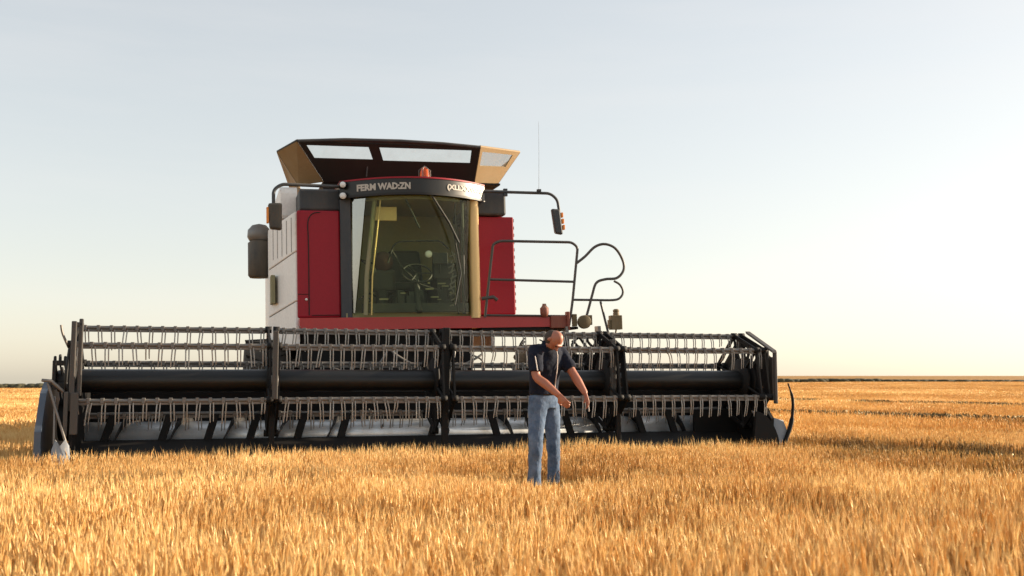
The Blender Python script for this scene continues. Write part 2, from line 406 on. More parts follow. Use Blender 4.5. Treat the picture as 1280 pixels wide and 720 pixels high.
# right end: arm, drive, round skid, pale shield, curved divider rod
m = Hs(); m.box(9.26, 9.30, -.69, -.63, .80, 1.52); m.box(9.30, 9.36, -.55, -.45, .84, 1.45)
m.hexa([(9.22, -.70, 1.50), (9.30, -.70, 1.50), (9.30, .02, 1.80), (9.22, .02, 1.80)], [(9.22, -.68, 1.54), (9.30, -.68, 1.54), (9.30, .04, 1.84), (9.22, .04, 1.84)])
m.build('reel_arm', 'tube_paint', header, bevel=.008)
m = Hs(); m.box(9.30, 9.52, -.30, .2, 1.03, 1.36); m.ring((9.46, -.1, 1.25), 'x', [(-.1, .001), (-.1, .17), (.06, .16), (.08, .1), (.08, .001)], 18)
m.box(9.34, 9.38, -.35, -.28, 1.3, 1.62); m.tube([(9.4, -.25, 1.5), (9.5, -.25, 1.42), (9.53, -.2, 1.1)], .018, 6)
m.build('reel_drive', 'black_paint', header, bevel=.012)
Hs().prism([(-.62, .10), (-.66, .6), (-.2, 1.0), (1.2, 1.16), (1.2, .12)], 'x', 9.20, 9.245).build('end_wall', 'header_black', header, bevel=.01)
m = MB(head_xf); pts = [(8.75, .10)] + [(8.78 + .40 * math.sin(w), .10 + .60 * math.cos(w)) for w in [R(5 + 85 * i / 10) for i in range(11)]]
m.prism(pts, 'y', -.66, -.60); m.build('round_skid_plate', 'header_black', header, bevel=.012)
m = MB(head_xf); m.sheet([[(8.86, -.46, .70), (9.0, -.50, .66), (9.16, -.53, .60), (9.33, -.50, .56)], [(8.98, -.50, .50), (9.1, -.56, .47), (9.22, -.58, .46), (9.36, -.54, .42)], [(9.0, -.50, .12), (9.1, -.58, .12), (9.2, -.6, .12), (9.28, -.56, .12)]], .03)
m.build('end_shield', 'pale_poly', header)
m = MB(head_xf); m.tube(smoothpath([(9.42, -.50, 1.08), (9.475, -.52, .86), (9.45, -.54, .62), (9.38, -.56, .42), (9.25, -.58, .18)], 4), [.010] * 3 + [.018] * 6 + [.028] * 8, 8, flat=1.5)
m.build('divider_rod', 'header_black', header)

# ================================================================== CHASSIS
AC = 4.57
# main body: engine housing, under body
m = B()
m.box(2.95, 6.10, 3.56, 8.6, 2.0, 3.72); m.box(2.95, 3.40, 2.75, 3.56, 2.0, 3.72); m.box(5.66, 6.10, 2.95, 3.56, 2.0, 3.70)
m.box(3.1, 5.95, 3.3, 8.9, 1.9, 2.02)
body = m.build('body', 'red', combine, bevel=.03)
m = B(); m.box(2.85, 5.52, 2.35, 5.0, 1.02, 1.93); m.box(3.3, 5.3, 5.0, 8.0, 1.0, 1.9)
m.box(2.3, 7.2, 3.55, 3.95, .72, 1.02); m.build('under_body', 'header_black', combine, bevel=.02)
m = Hd(); m.hexa([(3.75, 1.22, .35), (5.3, 1.22, .35), (5.3, 3.0, 1.2), (3.75, 3.0, 1.2)], [(3.75, 1.22, 1.05), (5.3, 1.22, 1.05), (5.3, 3.0, 1.9), (3.75, 3.0, 1.9)])
m.build('feeder_house', 'header_black', combine, bevel=.02)
# front panels beside the cab
m = B(); m.box(2.79, 3.44, 2.2, 2.7, 2.10, 3.74)
fp = m.build('front_panel', 'red', combine, bevel=.03)
m = B(); m.tube(smoothpath([(2.96, 2.195, 2.14), (2.96, 2.195, 3.2), (2.955, 2.195, 3.55), (3.02, 2.195, 3.68), (3.14, 2.195, 3.71)], 5), .008, 6)
m.tube([(2.80, 2.195, 2.46), (2.95, 2.195, 2.46)], .005, 6); m.tube([(3.0, 2.195, 2.14), (3.42, 2.195, 2.14)], .006, 6)
m.build('panel_seam', 'black_paint', fp)
m = B(); m.ring((2.92, 2.19, 2.38), 'y', [(-.01, .001), (-.01, .018), (.01, .02)], 10); m.build('latch', 'lens', fp)
m = B(); m.box(5.60, 6.27, 2.4, 2.9, 2.13, 3.72); fp2 = m.build('front_panel', 'red', combine, bevel=.02)
m = B()
for i in range(13): m.box(6.272, 6.285, 2.43, 2.50, 2.2 + i * .12, 2.25 + i * .12)
m.build('edge_clip', 'worn_steel', fp2)
# red cross beam under the cab
m = B(); m.prism([(2.80, 1.99), (2.84, 1.93), (2.92, 1.905), (6.98, 1.905), (6.98, 2.09), (2.80, 2.09)], 'y', 2.02, 2.55)
m.build('cross_beam', 'red_beam', combine, bevel=.02)
m = B(); m.box(6.72, 7.0, 1.98, 2.3, 1.88, 2.08); m.box(6.98, 7.03, 1.95, 2.05, 1.84, 2.14); m.build('hinge_bracket', 'rust_red', combine, bevel=.01)
m = B(); m.ring((6.62, 2.0, 2.15), 'z', [(-.09, .001), (-.09, .05), (-.03, .07), (.05, .07), (.07, .05), (.09, .035), (.12, .03), (.12, .001)], 14); m.build('marker_lamp', 'rust_red', combine)
# grey hoods
m = B(); m.box(2.84, 3.62, 2.3, 3.9, 3.752, 4.09); m.build('hood', 'grey_paint', combine, bevel=.035)
m = B(); m.box(5.50, 6.13, 2.32, 3.9, 3.732, 4.15); m.build('hood', 'grey_paint', combine, bevel=.035)
# white side panels, flaring out behind the red front
def quadpanel(mb, p, th):
    mb.hexa(p, [(q[0] + th, q[1], q[2]) for q in p])
sp = B(); quadpanel(sp, [(2.765, 2.24, 1.62), (2.45, 3.80, 1.72), (2.45, 3.80, 2.20), (2.765, 2.24, 2.35)], .06)
quadpanel(sp, [(2.765, 2.24, 2.365), (2.45, 3.80, 2.22), (2.45, 3.80, 2.98), (2.765, 2.24, 3.10)], .06)
quadpanel(sp, [(2.765, 2.24, 3.115), (2.45, 3.80, 3.0), (2.45, 3.80, 3.66), (2.765, 2.24, 3.72)], .06)
quadpanel(sp, [(2.45, 3.82, 1.6), (2.62, 8.6, 1.6), (2.62, 8.6, 3.6), (2.45, 3.82, 3.66)], .06)
wp = sp.build('side_panel', 'white_panel', combine, bevel=.012)
m = B()
for i in range(5):
    f = .12 + i * .17
    x = 2.765 - .315 * f - .008; y = 2.24 + 1.56 * f; m.box(x, x + .03, y, y + .012, 3.12, 3.66 - .04 * f)
m.build('panel_rib', 'worn_steel', wp)
m = B(); m.box(2.46, 2.52, 3.2, 3.6, 2.4, 2.85); m.build('access_hatch', 'khaki', wp)
sp = B(); quadpanel(sp, [(6.275, 2.92, 1.9), (6.36, 4.2, 1.9), (6.36, 4.2, 3.66), (6.275, 2.92, 3.66)], .04)
quadpanel(sp, [(6.36, 4.22, 1.6), (6.3, 8.6, 1.6), (6.3, 8.6, 3.6), (6.36, 4.22, 3.66)], .04)
sp.build('side_panel', 'white_panel', combine, bevel=.012)
m = B(); m.prism([(2.95, 3.72), (2.95, 4.18), (3.05, 4.24), (5.4, 4.24), (5.4, 3.72)], 'x', 2.60, 2.86); m.build('side_cowl', 'white_panel', combine, bevel=.05)
# round-topped air cleaner on the far left
m = B(); m.ring((2.33, 4.4, 0), 'z', [(2.92, .001), (2.92, .16), (2.96, .19), (3.52, .19), (3.54, .16), (3.56, .16)], 20)
ac = m.build('air_cleaner', 'housing', combine)
m = B(); m.ring((2.33, 4.4, 0), 'z', [(3.56, .17), (3.62, .20), (3.74, .19), (3.82, .12), (3.85, .001)], 20); m.build('cap', 'worn_steel', ac)
# wheels
def tyre(x, y, r, w, name='wheel'):
    m = MB(head_xf); m.ring((x, y, r), 'x', [(-w / 2, r * .45), (-w / 2 - .01, r * .8), (-w / 2 + .06, r * .94), (-w * .2, r * .97), (w * .2, r * .97), (w / 2 - .06, r * .94), (w / 2 + .01, r * .8), (w / 2, r * .45)], 40)
    n = 22
    for i in range(n):
        for s in (-1, 1):
            a0 = 2 * math.pi * (i + (.5 if s > 0 else 0)) / n; a1 = a0 + .26
            def pt(xx, a, rr_): return (x + xx, y + rr_ * math.cos(a), r + rr_ * math.sin(a))
            m.hexa([pt(0, a1, r * .95), pt(s * w * .48, a0, r * .9), pt(s * w * .48, a0 + .075, r * .9), pt(0, a1 + .075, r * .95)],
                   [pt(0, a1, r * 1.0), pt(s * w * .5, a0, r * .975), pt(s * w * .5, a0 + .075, r * .975), pt(0, a1 + .075, r * 1.0)])
    t = m.build(name, 'rubber', combine)
    m = MB(head_xf); m.ring((x, y, r), 'x', [(-w / 2 + .02, r * .5), (-w / 2 + .1, r * .42), (-.05, r * .40), (0, .001)], 28)
    m.ring((x, y, r), 'x', [(w / 2 - .02, r * .5), (w / 2 - .1, r * .42), (.05, r * .40), (0, .001)], 28); m.build('rim', 'white_panel', t)
tyre(2.46, 3.75, .90, .78); tyre(7.20, 3.75, .88, .84); tyre(3.0, 7.9, .62, .45); tyre(6.0, 7.9, .62, .45)

# ---------------- cab
K = .41
def arc_y(a, c=1.62, k=K): return c + k * (a - AC) ** 2
m = B(); m.box(3.50, 5.58, 2.1, 3.5, 2.04, 2.16)                     # floor
m.box(3.50, 5.58, 3.42, 3.5, 2.16, 3.9)                                # rear wall
m.prism([(3.5, 2.3), (AC - .6, 1.85), (AC, 1.7), (AC + .6, 1.85), (5.58, 2.3), (5.58, 3.5), (3.5, 3.5)], 'z', 3.86, 3.93)
cab = m.build('cab', 'khaki', combine)
# roof visor band
xs = [3.43 + (5.71 - 3.43) * i / 24 for i in range(25)]
def band(mb, z0, z1, c0, th, c1=None):
    rows = [[(x, arc_y(x, c0), z0) for x in xs], [(x, arc_y(x, c0 if c1 is None else c1), z1) for x in xs]]
    mb.sheet(rows, th)
m = B(); band(m, 3.92, 4.15, 1.56, .5); visor = m.build('roof_visor', 'black_gloss', cab, bevel=.01)
m = B(); band(m, 4.152, 4.175, 1.545, 1.3); m.build('roof_panel', 'red', cab)
m = B(); rows = [[(x, arc_y(x, 1.54), 3.90) for x in xs], [(x, arc_y(x, 1.54), 3.935) for x in xs]]; m.sheet(rows, .04); m.build('roof_trim', 'black_paint', cab)
m = B(); m.box(3.42, 5.72, 2.62, 3.6, 3.93, 4.15); m.build('roof_rear', 'black_paint', cab)
# lettering across the visor
def lettering(txt, a0, a1, zc, h):
    cu = bpy.data.curves.new('t', 'FONT'); cu.body = txt; cu.size = 1; cu.offset = .045; cu.resolution_u = 2; cu.extrude = .01
    ob = bpy.data.objects.new('t', cu); me = bpy.data.meshes.new_from_object(ob)
    xs_ = [v.co.x for v in me.vertices]; ys_ = [v.co.y for v in me.vertices]
    x0, x1, y0, y1 = min(xs_), max(xs_), min(ys_), max(ys_)
    for v in me.vertices:
        a = a0 + (v.co.x - x0) / (x1 - x0) * (a1 - a0); z = zc - h / 2 + (v.co.y - y0) / (y1 - y0) * h
        y = arc_y(a, 1.56) - .004 - (.004 if v.co.z > 0 else 0)
        v.co = body_xf(a, y, z)
    me.materials.append(MATS['sticker']); o = bpy.data.objects.new('lettering', me); COL.objects.link(o); o.parent = visor
    bpy.data.objects.remove(ob)
lettering('FERM WAD:ZN', 3.66, 4.42, 4.035, .105)
lettering('(XLLXXWA)', 5.00, 5.66, 4.035, .105)
for z, rr_ in ((4.10, .055), (3.93, .06)):
    m = B(); m.ring((3.46, 2.04, z), 'y', [(0, rr_), (-.05, rr_ * 1.05), (-.07, rr_), (-.075, .6 * rr_), (-.08, .001)], 18); q = m.build('work_light', 'black_paint', cab)
    m = B(); m.ring((3.46, 1.975, z), 'y', [(-.02, .001), (-.018, rr_ * .8), (0, rr_ * .85)], 16); m.build('light_lens', 'lens', q)
# beacon
m = B(); m.ring((4.70, 1.85, 4.19), 'z', [(0, .001), (0, .095), (.03, .095), (.03, .08)], 20)
for i in range(6):
    w = i * math.pi / 3; m.tube([(4.70 + .09 * math.cos(w), 1.85 + .09 * math.sin(w), 4.2), (4.70 + .09 * math.cos(w), 1.85 + .09 * math.sin(w), 4.33), (4.70, 1.85, 4.40)], .006, 5)
bc = m.build('beacon', 'worn_steel', cab)
m = B(); m.ring((4.70, 1.85, 4.22), 'z', [(0, .075), (.08, .07), (.13, .055), (.16, .03), (.165, .001)], 20); m.build('beacon_lens', 'beacon_amber', bc)
# glass
xs = [3.60 + (5.44 - 3.60) * i / 24 for i in range(25)]
m = B(); m.sheet([[(x, arc_y(x, 1.72), 2.13) for x in xs], [(x, arc_y(x, 1.72), 3.0) for x in xs], [(x, arc_y(x, 1.66), 3.92) for x in xs]], .006)
m.build('windscreen', 'glass', cab)
m = B(); q = [(3.600, arc_y(3.60, 1.71)), (3.70, arc_y(3.70, 1.71))]
m.sheet([[(3.595, arc_y(3.595, 1.705), 2.16), (3.605, arc_y(3.61, 1.705), 2.16), (3.63, arc_y(3.63, 1.705), 2.16)], [(3.61, arc_y(3.61, 1.65), 3.90), (3.70, arc_y(3.70, 1.65), 3.90), (3.79, arc_y(3.79, 1.65), 3.90)]], .005)
m.build('reflection_strip', 'boosted_glass', cab)  # strip added over the windscreen edge to carry a bright sky reflection
for s, x in ((0, 3.53), (1, 5.55)):
    m = B(); m.box(x, x + .006, 2.30, 3.36, 2.18, 3.86); m.build('side_window', 'glass', cab)
    m = B(); m.box(x - .02, x + .03, 3.34, 3.42, 2.1, 3.9); m.box(x - .02, x + .03, 2.2, 2.26, 2.1, 3.9); m.box(x - .02, x + .03, 2.2, 3.42, 3.82, 3.9); m.build('side_frame', 'cab_black', cab)
m = B(); m.prism([(3.43, 2.16), (3.585, 2.06), (3.60, 2.12), (3.47, 2.3)], 'z', 2.08, 3.92); m.build('front_pillar', 'grey_paint', cab, bevel=.015)
m = B(); m.tube([(5.50, 2.05, 2.06), (5.50, 2.05, 3.0), (5.50, 2.05, 3.92)], .085, 18); m.build('front_pillar', 'cream', cab)
m = B(); m.tube([(3.78, 1.98, 2.12), (3.80, 1.97, 2.7), (3.94, 1.93, 3.9)], .035, 8, flat=1.2); m.build('door_post', 'khaki', cab)
m = B(); m.tube([(3.86, 1.94, 2.12), (3.88, 1.93, 2.7), (4.02, 1.89, 3.9)], .012, 8); m.build('door_seal', 'cream', cab)
m = B(); m.tube([(5.30, 1.97, 2.12), (5.30, 1.96, 3.9)], .028, 8); m.tube([(5.22, 2.0, 2.12), (5.20, 2.0, 3.9)], .012, 8); m.build('door_post', 'cab_black', cab)
m = B(); m.tube([(4.75, 1.60, 3.90), (5.02, 1.66, 3.50), (5.18, 1.72, 3.20)], .018, 8); m.tube([(5.10, 1.70, 3.35), (5.24, 1.86, 2.75), (5.12, 1.82, 2.25)], .010, 6)
m.build('wiper', 'cab_black', cab)
m = B(); m.tube([(4.38, 1.75, 3.86), (4.58, 1.75, 3.42)], .014, 8); m.build('wiper', 'cab_black', cab)
m = B(); m.box(3.92, 4.30, 2.1, 2.13, 3.58, 3.80); m.build('sun_blind', 'cream', cab, bevel=.01)
# interior
m = B(); m.box(4.3, 4.9, 2.75, 3.2, 2.16, 2.55); m.box(4.28, 4.92, 2.6, 3.2, 2.55, 2.68); seat = m.build('seat', 'cab_black', cab, bevel=.04)
m = B(); m.hexa([(4.30, 3.05, 2.66), (4.9, 3.05, 2.66), (4.9, 3.18, 2.66), (4.30, 3.18, 2.66)], [(4.34, 3.15, 3.25), (4.86, 3.15, 3.25), (4.86, 3.3, 3.25), (4.34, 3.3, 3.25)]); m.build('backrest', 'cab_black', seat, bevel=.05)
m = B(); m.ring((4.13, 2.45, 2.98), 'y', [(-.09, .001), (-.07, .12), (0, .165), (.08, .15), (.13, .09), (.15, .001)], 20); m.build('headrest', 'seat_cloth', seat)
m = B(); m.tube([(4.1 + .0, 2.5, 2.16), (4.12, 2.5, 2.9)], .09, 10); m.box(3.94, 4.32, 2.4, 2.62, 2.52, 2.86); m.build('instructor_seat', 'cab_black', cab, bevel=.05)
m = B(); m.tube([(4.6, 2.0, 2.16), (4.6, 2.25, 2.75)], .05, 10)
cc = Vector((4.62, 2.22, 2.78)); pts = []
for i in range(28):
    w = 2 * math.pi * i / 28; pts.append((cc.x + .23 * math.cos(w), cc.y + .12 * math.sin(w), cc.z + .15 * math.sin(w)))
m.tube(pts, .015, 8, closed=True)
for w in (0, 2.1, 4.2): m.tube([cc, (cc.x + .23 * math.cos(w), cc.y + .12 * math.sin(w), cc.z + .15 * math.sin(w))], .012, 6)
m.build('steering_wheel', 'cab_black', cab)
m = B(); m.tube(roundpath([(4.18, 2.3, 2.95), (4.26, 2.25, 3.22), (4.36, 2.25, 3.28), (5.0, 2.25, 3.30), (5.14, 2.25, 3.18)], .06), .014, 8)
m.tube([(4.24, 2.3, 3.15), (4.40, 2.2, 2.85), (4.65, 2.15, 2.6), (4.95, 2.15, 2.5)], .014, 8); m.build('grab_rail', 'cab_black', cab)
m = B(); m.box(4.95, 5.25, 2.3, 3.1, 2.16, 2.72); m.box(4.9, 5.28, 2.25, 2.4, 2.7, 2.95); m.box(3.75, 5.4, 2.02, 2.25, 2.16, 2.30)
for i in range(5): m.tube([(4.97 + i * .06, 2.35, 2.7), (4.95 + i * .06, 2.3, 2.98)], .014, 6)
for i in range(12):
    x = random.uniform(3.9, 5.2); m.box(x, x + random.uniform(.04, .14), 2.1, 2.2, 2.30, 2.30 + random.uniform(.05, .3))
m.build('control_console', 'cab_black', cab, bevel=.015)
m = B()
for i in range(9):
    x = random.uniform(3.95, 5.2); z = random.uniform(2.32, 2.62); m.box(x, x + random.uniform(.03, .16), 2.04, 2.08, z, z + random.uniform(.01, .03))
m.build('dash_trim', 'khaki', cab)
m = B(); rc = random.Random(12)
for i in range(11):
    x = rc.uniform(3.85, 5.25); z = rc.uniform(2.2, 3.0); y = rc.uniform(2.3, 2.9); m.tube(smoothpath([(x, y, z), (x + rc.uniform(-.15, .15), y, z + rc.uniform(-.06, .1)), (x + rc.uniform(-.3, .3), y, z - rc.uniform(.0, .25))], 4), rc.uniform(.008, .016), 6)
m.build('cable', 'cab_black', cab)
m = B()
for i in range(10):
    z = 2.25 + i * .085; x = 5.14 + .02 * math.sin(i * 1.7); m.tube([(x - .05, 2.02, z), (x + .05, 2.02, z + .05)], .012, 6); m.tube([(x + .03 * math.sin(i), 2.02, z), (x + .03 * math.sin(i + 1), 2.02, z + .085)], .010, 6)
m.build('coiled_cable', 'worn_steel', cab)
m = B(); m.ring((4.76, 1.95, 3.05), 'y', [(0, .001), (0, .05), (.03, .06), (.04, .001)], 16)
o = m.build('cab_mirror', 'lens', cab)
m = B(); m.box(4.86, 5.10, 2.15, 2.2, 2.92, 3.10); m.tube([(4.98, 2.18, 2.92), (5.0, 2.3, 2.7)], .012, 6); m.build('monitor', 'cab_black', cab, bevel=.01)

# ---------------- grain tank
m = B(); m.box(3.3, 5.95, 3.25, 6.3, 4.0, 4.40); tank = m.build('grain_tank', 'dark_liner', combine)
def panel(mb, bl, br, tl, tr, holes, th=.02):
    """flat framed panel, bilinear in u,v with rectangular openings"""
    bl, br, tl, tr = map(Vector, (bl, br, tl, tr)); n = (br - bl).cross(tl - bl).normalized() * th
    us = sorted({0, 1, *[h[0] for h in holes], *[h[1] for h in holes]}); vs_ = sorted({0, 1, *[h[2] for h in holes], *[h[3] for h in holes]})
    def P(u, v): return (bl * (1 - u) + br * u) * (1 - v) + (tl * (1 - u) + tr * u) * v
    for i in range(len(us) - 1):
        for j in range(len(vs_) - 1):
            uc, vc = (us[i] + us[i + 1]) / 2, (vs_[j] + vs_[j + 1]) / 2
            if any(h[0] < uc < h[1] and h[2] < vc < h[3] for h in holes): continue
            q = [P(us[i], vs_[j]), P(us[i + 1], vs_[j]), P(us[i + 1], vs_[j + 1]), P(us[i], vs_[j + 1])]
            mb.hexa(q, [p + n for p in q])
    return P, n
FBL, FBR, FTL, FTR = (3.31, 3.2, 4.38), (5.82, 3.2, 4.40), (2.86, 2.76, 4.93), (5.83, 2.76, 4.94)
H1, H2 = (.035, .37, .60, .92), (.43, .955, .58, .92)
m = B(); P, n = panel(m, FBL, FBR, FTL, FTR, [H1, H2])
ext = m.build('tank_extension', 'dark_liner', tank)
m = B()
for h in (H1, H2):
    q = [P(h[0], h[2]) + n * .4, P(h[1], h[2]) + n * .4, P(h[1], h[3]) + n * .4, P(h[0], h[3]) + n * .4]; m.hexa(q, [p + n * .25 for p in q])
m.build('extension_window', 'clear_pane', tank)
m = B(); m.tube([FTL, (3.6, 2.73, 4.975), (4.5, 2.72, 4.985), (5.2, 2.73, 4.97), FTR], .028, 6)
m.hexa([(FTL), (4.4, 2.76, 4.935), (4.4, 2.78, 4.935), (2.86, 2.78, 4.93)], [(2.87, 2.75, 4.95), (4.4, 2.72, 4.98), (4.4, 2.74, 4.98), (2.87, 2.77, 4.95)])
m.hexa([(4.4, 2.76, 4.935), FTR, (5.83, 2.78, 4.94), (4.4, 2.78, 4.935)], [(4.4, 2.72, 4.98), (5.8, 2.75, 4.955), (5.8, 2.77, 4.955), (4.4, 2.74, 4.98)])
m.tube([(3.98, 3.05, 4.45), (4.0, 2.98, 4.7)], .012, 6); m.build('top_rim', 'grey_paint', tank)
LBB, LTT = (2.93, 3.45, 4.36), (2.58, 3.25, 4.86)
m = B(); panel(m, LBB, (3.305, 3.2, 4.38), LTT, (2.855, 2.76, 4.93), []); m.build('corner_panel', 'tan_plastic', tank)
m = B(); m.tube([LTT, (2.855, 2.76, 4.94)], .022, 6); m.tube([LBB, LTT], .018, 6); m.build('corner_rim', 'grey_paint', tank)
RBB, RTT = (6.34, 3.5, 4.50), (6.70, 3.35, 5.02)
Hc = (.06, .86, .52, .90)
m = B(); P, n = panel(m, (5.825, 3.2, 4.40), RBB, (5.835, 2.76, 4.94), RTT, [Hc]); m.build('corner_panel', 'tan_plastic', tank)
m = B(); q = [P(Hc[0], Hc[2]) + n * .4, P(Hc[1], Hc[2]) + n * .4, P(Hc[1], Hc[3]) + n * .4, P(Hc[0], Hc[3]) + n * .4]; m.hexa(q, [p + n * .25 for p in q]); m.build('extension_window', 'clear_pane', tank)
m = B(); m.tube([(5.835, 2.76, 4.95), RTT], .024, 6); m.tube([RBB, RTT], .016, 6); m.build('corner_rim', 'tan_plastic', tank)
m = B(); panel(m, (3.38, 6.2, 4.36), LBB, (3.02, 6.4, 4.80), LTT, []); panel(m, RBB, (6.34, 6.2, 4.45), RTT, (6.7, 6.4, 4.98), [])
panel(m, (6.34, 6.2, 4.45), (3.38, 6.2, 4.36), (6.7, 6.4, 4.98), (3.02, 6.4, 4.80), []); m.build('tank_extension', 'tan_plastic', tank)
m = B(); m.box(3.32, 6.3, 3.22, 6.2, 4.40, 4.43); m.build('tank_floor', 'dark_liner', tank)

# ---------------- mirrors, aerial
m = B(); m.tube(roundpath([(3.44, 2.1, 4.09), (2.56, 2.0, 4.09), (2.44, 2.0, 4.0), (2.44, 2.0, 3.76)], .12, 5), .026, 10); ma = m.build('mirror_arm', 'grey_paint', combine)
m = B(); m.hexa([(2.38, 1.96, 3.42), (2.55, 1.93, 3.40), (2.56, 2.1, 3.40), (2.38, 2.1, 3.42)], [(2.36, 1.96, 3.80), (2.56, 1.93, 3.80), (2.57, 2.1, 3.80), (2.36, 2.1, 3.80)]); mm = m.build('mirror', 'housing', ma, bevel=.03)
m = B(); m.box(2.335, 2.37, 1.97, 2.05, 3.5, 3.74); m.build('reflector', 'amber', ma, bevel=.01)
m = B(); m.tube(roundpath([(5.60, 2.1, 4.075), (6.78, 2.0, 4.05), (6.90, 2.0, 3.95), (6.925, 2.0, 3.74)], .12, 5), .024, 10); m.box(6.56, 6.62, 1.97, 2.03, 4.07, 4.11)
m.box(6.02, 6.08, 2.05, 2.1, 4.0, 4.12); ma = m.build('mirror_arm', 'grey_paint', combine)
m = B(); m.hexa([(6.84, 1.96, 3.40), (6.97, 1.96, 3.38), (6.97, 2.06, 3.38), (6.84, 2.06, 3.40)], [(6.79, 1.96, 3.80), (6.93, 1.96, 3.79), (6.93, 2.06, 3.79), (6.79, 2.06, 3.80)]); m.build('mirror', 'grey_paint', ma, bevel=.025)
m = B()
for i in range(3): m.box(6.945 + .012 * (2 - i), 6.985 + .012 * (2 - i), 1.97, 2.04, 3.46 + i * .1, 3.54 + i * .1)
m.build('reflector', 'amber', ma, bevel=.01)
m = B(); m.tube([(6.59, 2.0, 4.10), (6.61, 2.0, 4.7), (6.62, 2.0, 5.22)], [.003, .0022, .0015], 6); m.build('aerial', 'tube_paint', combine)
# ---------------- platform rails and ladder
def rail(pts, r=.022): m = B(); m.tube(pts, r, 10); return m
m = rail(roundpath([(5.64, 2.0, 2.07), (5.80, 2.0, 3.22), (5.92, 2.0, 3.27), (7.12, 2.0, 3.26), (7.22, 2.0, 3.18), (7.10, 2.0, 2.3), (7.03, 2.0, 1.92)], .09, 5))
m.tube([(5.72, 2.0, 2.66), (7.14, 2.0, 2.62)], .020, 8); m.tube([(5.64, 2.0, 2.10), (7.04, 2.0, 2.07)], .016, 8)
m.tube([(5.60, 2.02, 2.36), (5.78, 1.98, 2.38), (5.84, 1.98, 2.33)], .03, 6); m.build('platform_rail', 'tube_paint', combine)
m = rail(smoothpath([(7.19, 2.0, 2.92), (7.34, 2.0, 3.03), (7.52, 2.0, 3.19), (7.70, 2.0, 3.235), (7.88, 2.0, 3.16), (8.00, 2.0, 2.96), (8.00, 2.0, 2.80), (7.88, 2.0, 2.68), (7.68, 2.0, 2.66), (7.52, 2.0, 2.60), (7.44, 2.0, 2.40), (7.36, 2.0, 2.15), (7.28, 2.0, 1.92)], 6)); m.build('handrail', 'tube_paint', combine)
m = rail(smoothpath([(7.83, 2.0, 2.63), (7.93, 2.0, 2.57), (7.98, 2.0, 2.46), (7.93, 2.0, 2.36), (7.80, 2.0, 2.32), (7.4, 2.0, 2.325), (7.10, 2.0, 2.33)], 5), .019)
m.tube([(7.58, 2.0, 2.30), (7.67, 2.0, 1.9), (7.76, 2.0, 1.5), (7.80, 2.0, 1.1)], .02, 8); m.build('handrail', 'tube_paint', combine)
m = B(); m.box(5.6, 7.2, 2.05, 3.4, 1.86, 1.90); m.build('platform_deck', 'header_black', combine)
m = B(); m.hexa([(6.95, 1.95, 1.90), (7.0, 1.95, 1.90), (7.0, 2.1, 1.90), (6.95, 2.1, 1.90)], [(6.99, 1.95, .5), (7.04, 1.95, .5), (7.04, 2.1, .5), (6.99, 2.1, .5)])
m.hexa([(7.50, 1.95, 1.90), (7.55, 1.95, 1.90), (7.55, 2.1, 1.90), (7.50, 2.1, 1.90)], [(7.54, 1.95, .5), (7.59, 1.95, .5), (7.59, 2.1, .5), (7.54, 2.1, .5)])
for z in (1.7, 1.42, 1.14, .86, .58): m.box(6.98, 7.56, 1.94, 2.12, z, z + .03)
m.build('ladder', 'worn_steel', combine)
m = B(); m.ring((7.28, 1.98, 1.97), 'y', [(-.04, .001), (-.04, .11), (.04, .11), (.04, .001)], 16); m.box(7.08, 7.16, 1.97, 2.02, 1.9, 2.1); m.box(7.36, 7.42, 1.97, 2.02, 1.92, 2.08); m.build('pivot_bracket', 'bronze_box', combine, bevel=.01)
m = B(); m.box(7.74, 7.93, 1.95, 2.08, 1.84, 2.07); m.box(7.71, 7.76, 1.97, 2.06, 1.86, 2.0); m.ring((7.85, 2.01, 2.07), 'z', [(0, .055), (.04, .05), (.06, .045), (.07, .055), (.09, .05), (.105, .03), (.105, .001)], 12); m.tube([(7.85, 2.03, 1.85), (7.80, 2.04, 1.6), (7.77, 2.02, 1.5)], .016, 6)
m.build('side_lamp', 'bronze_box', combine, bevel=.012)
# hoses and straw caught behind the reel near the ladder
m = B(); random.seed(3)
for i in range(46):
    x = random.uniform(6.1, 7.6); z = random.uniform(1.25, 1.8)
    m.tube(smoothpath([(x, 1.5, z), (x + random.uniform(-.2, .2), 1.45, z - .12), (x + random.uniform(-.25, .25), 1.5, z - .35), (x + random.uniform(-.3, .3), 1.55, 1.0)], 4), random.uniform(.010, .022), 6)
m.box(6.35, 6.6, 1.5, 1.7, 1.3, 1.62); m.box(6.9, 7.2, 1.5, 1.7, 1.15, 1.45); m.build('hydraulic_hose', 'header_black', combine)
m = B()
for i in range(10):
    x = random.uniform(3.0, 5.5); z = random.uniform(1.3, 1.8)
    m.tube(smoothpath([(x, 1.75, z), (x + random.uniform(-.2, .2), 1.7, z - .1), (x + random.uniform(-.3, .3), 1.7, z - .3)], 4), random.uniform(.012, .02), 6)
m.build('hydraulic_hose', 'bar_steel', combine)

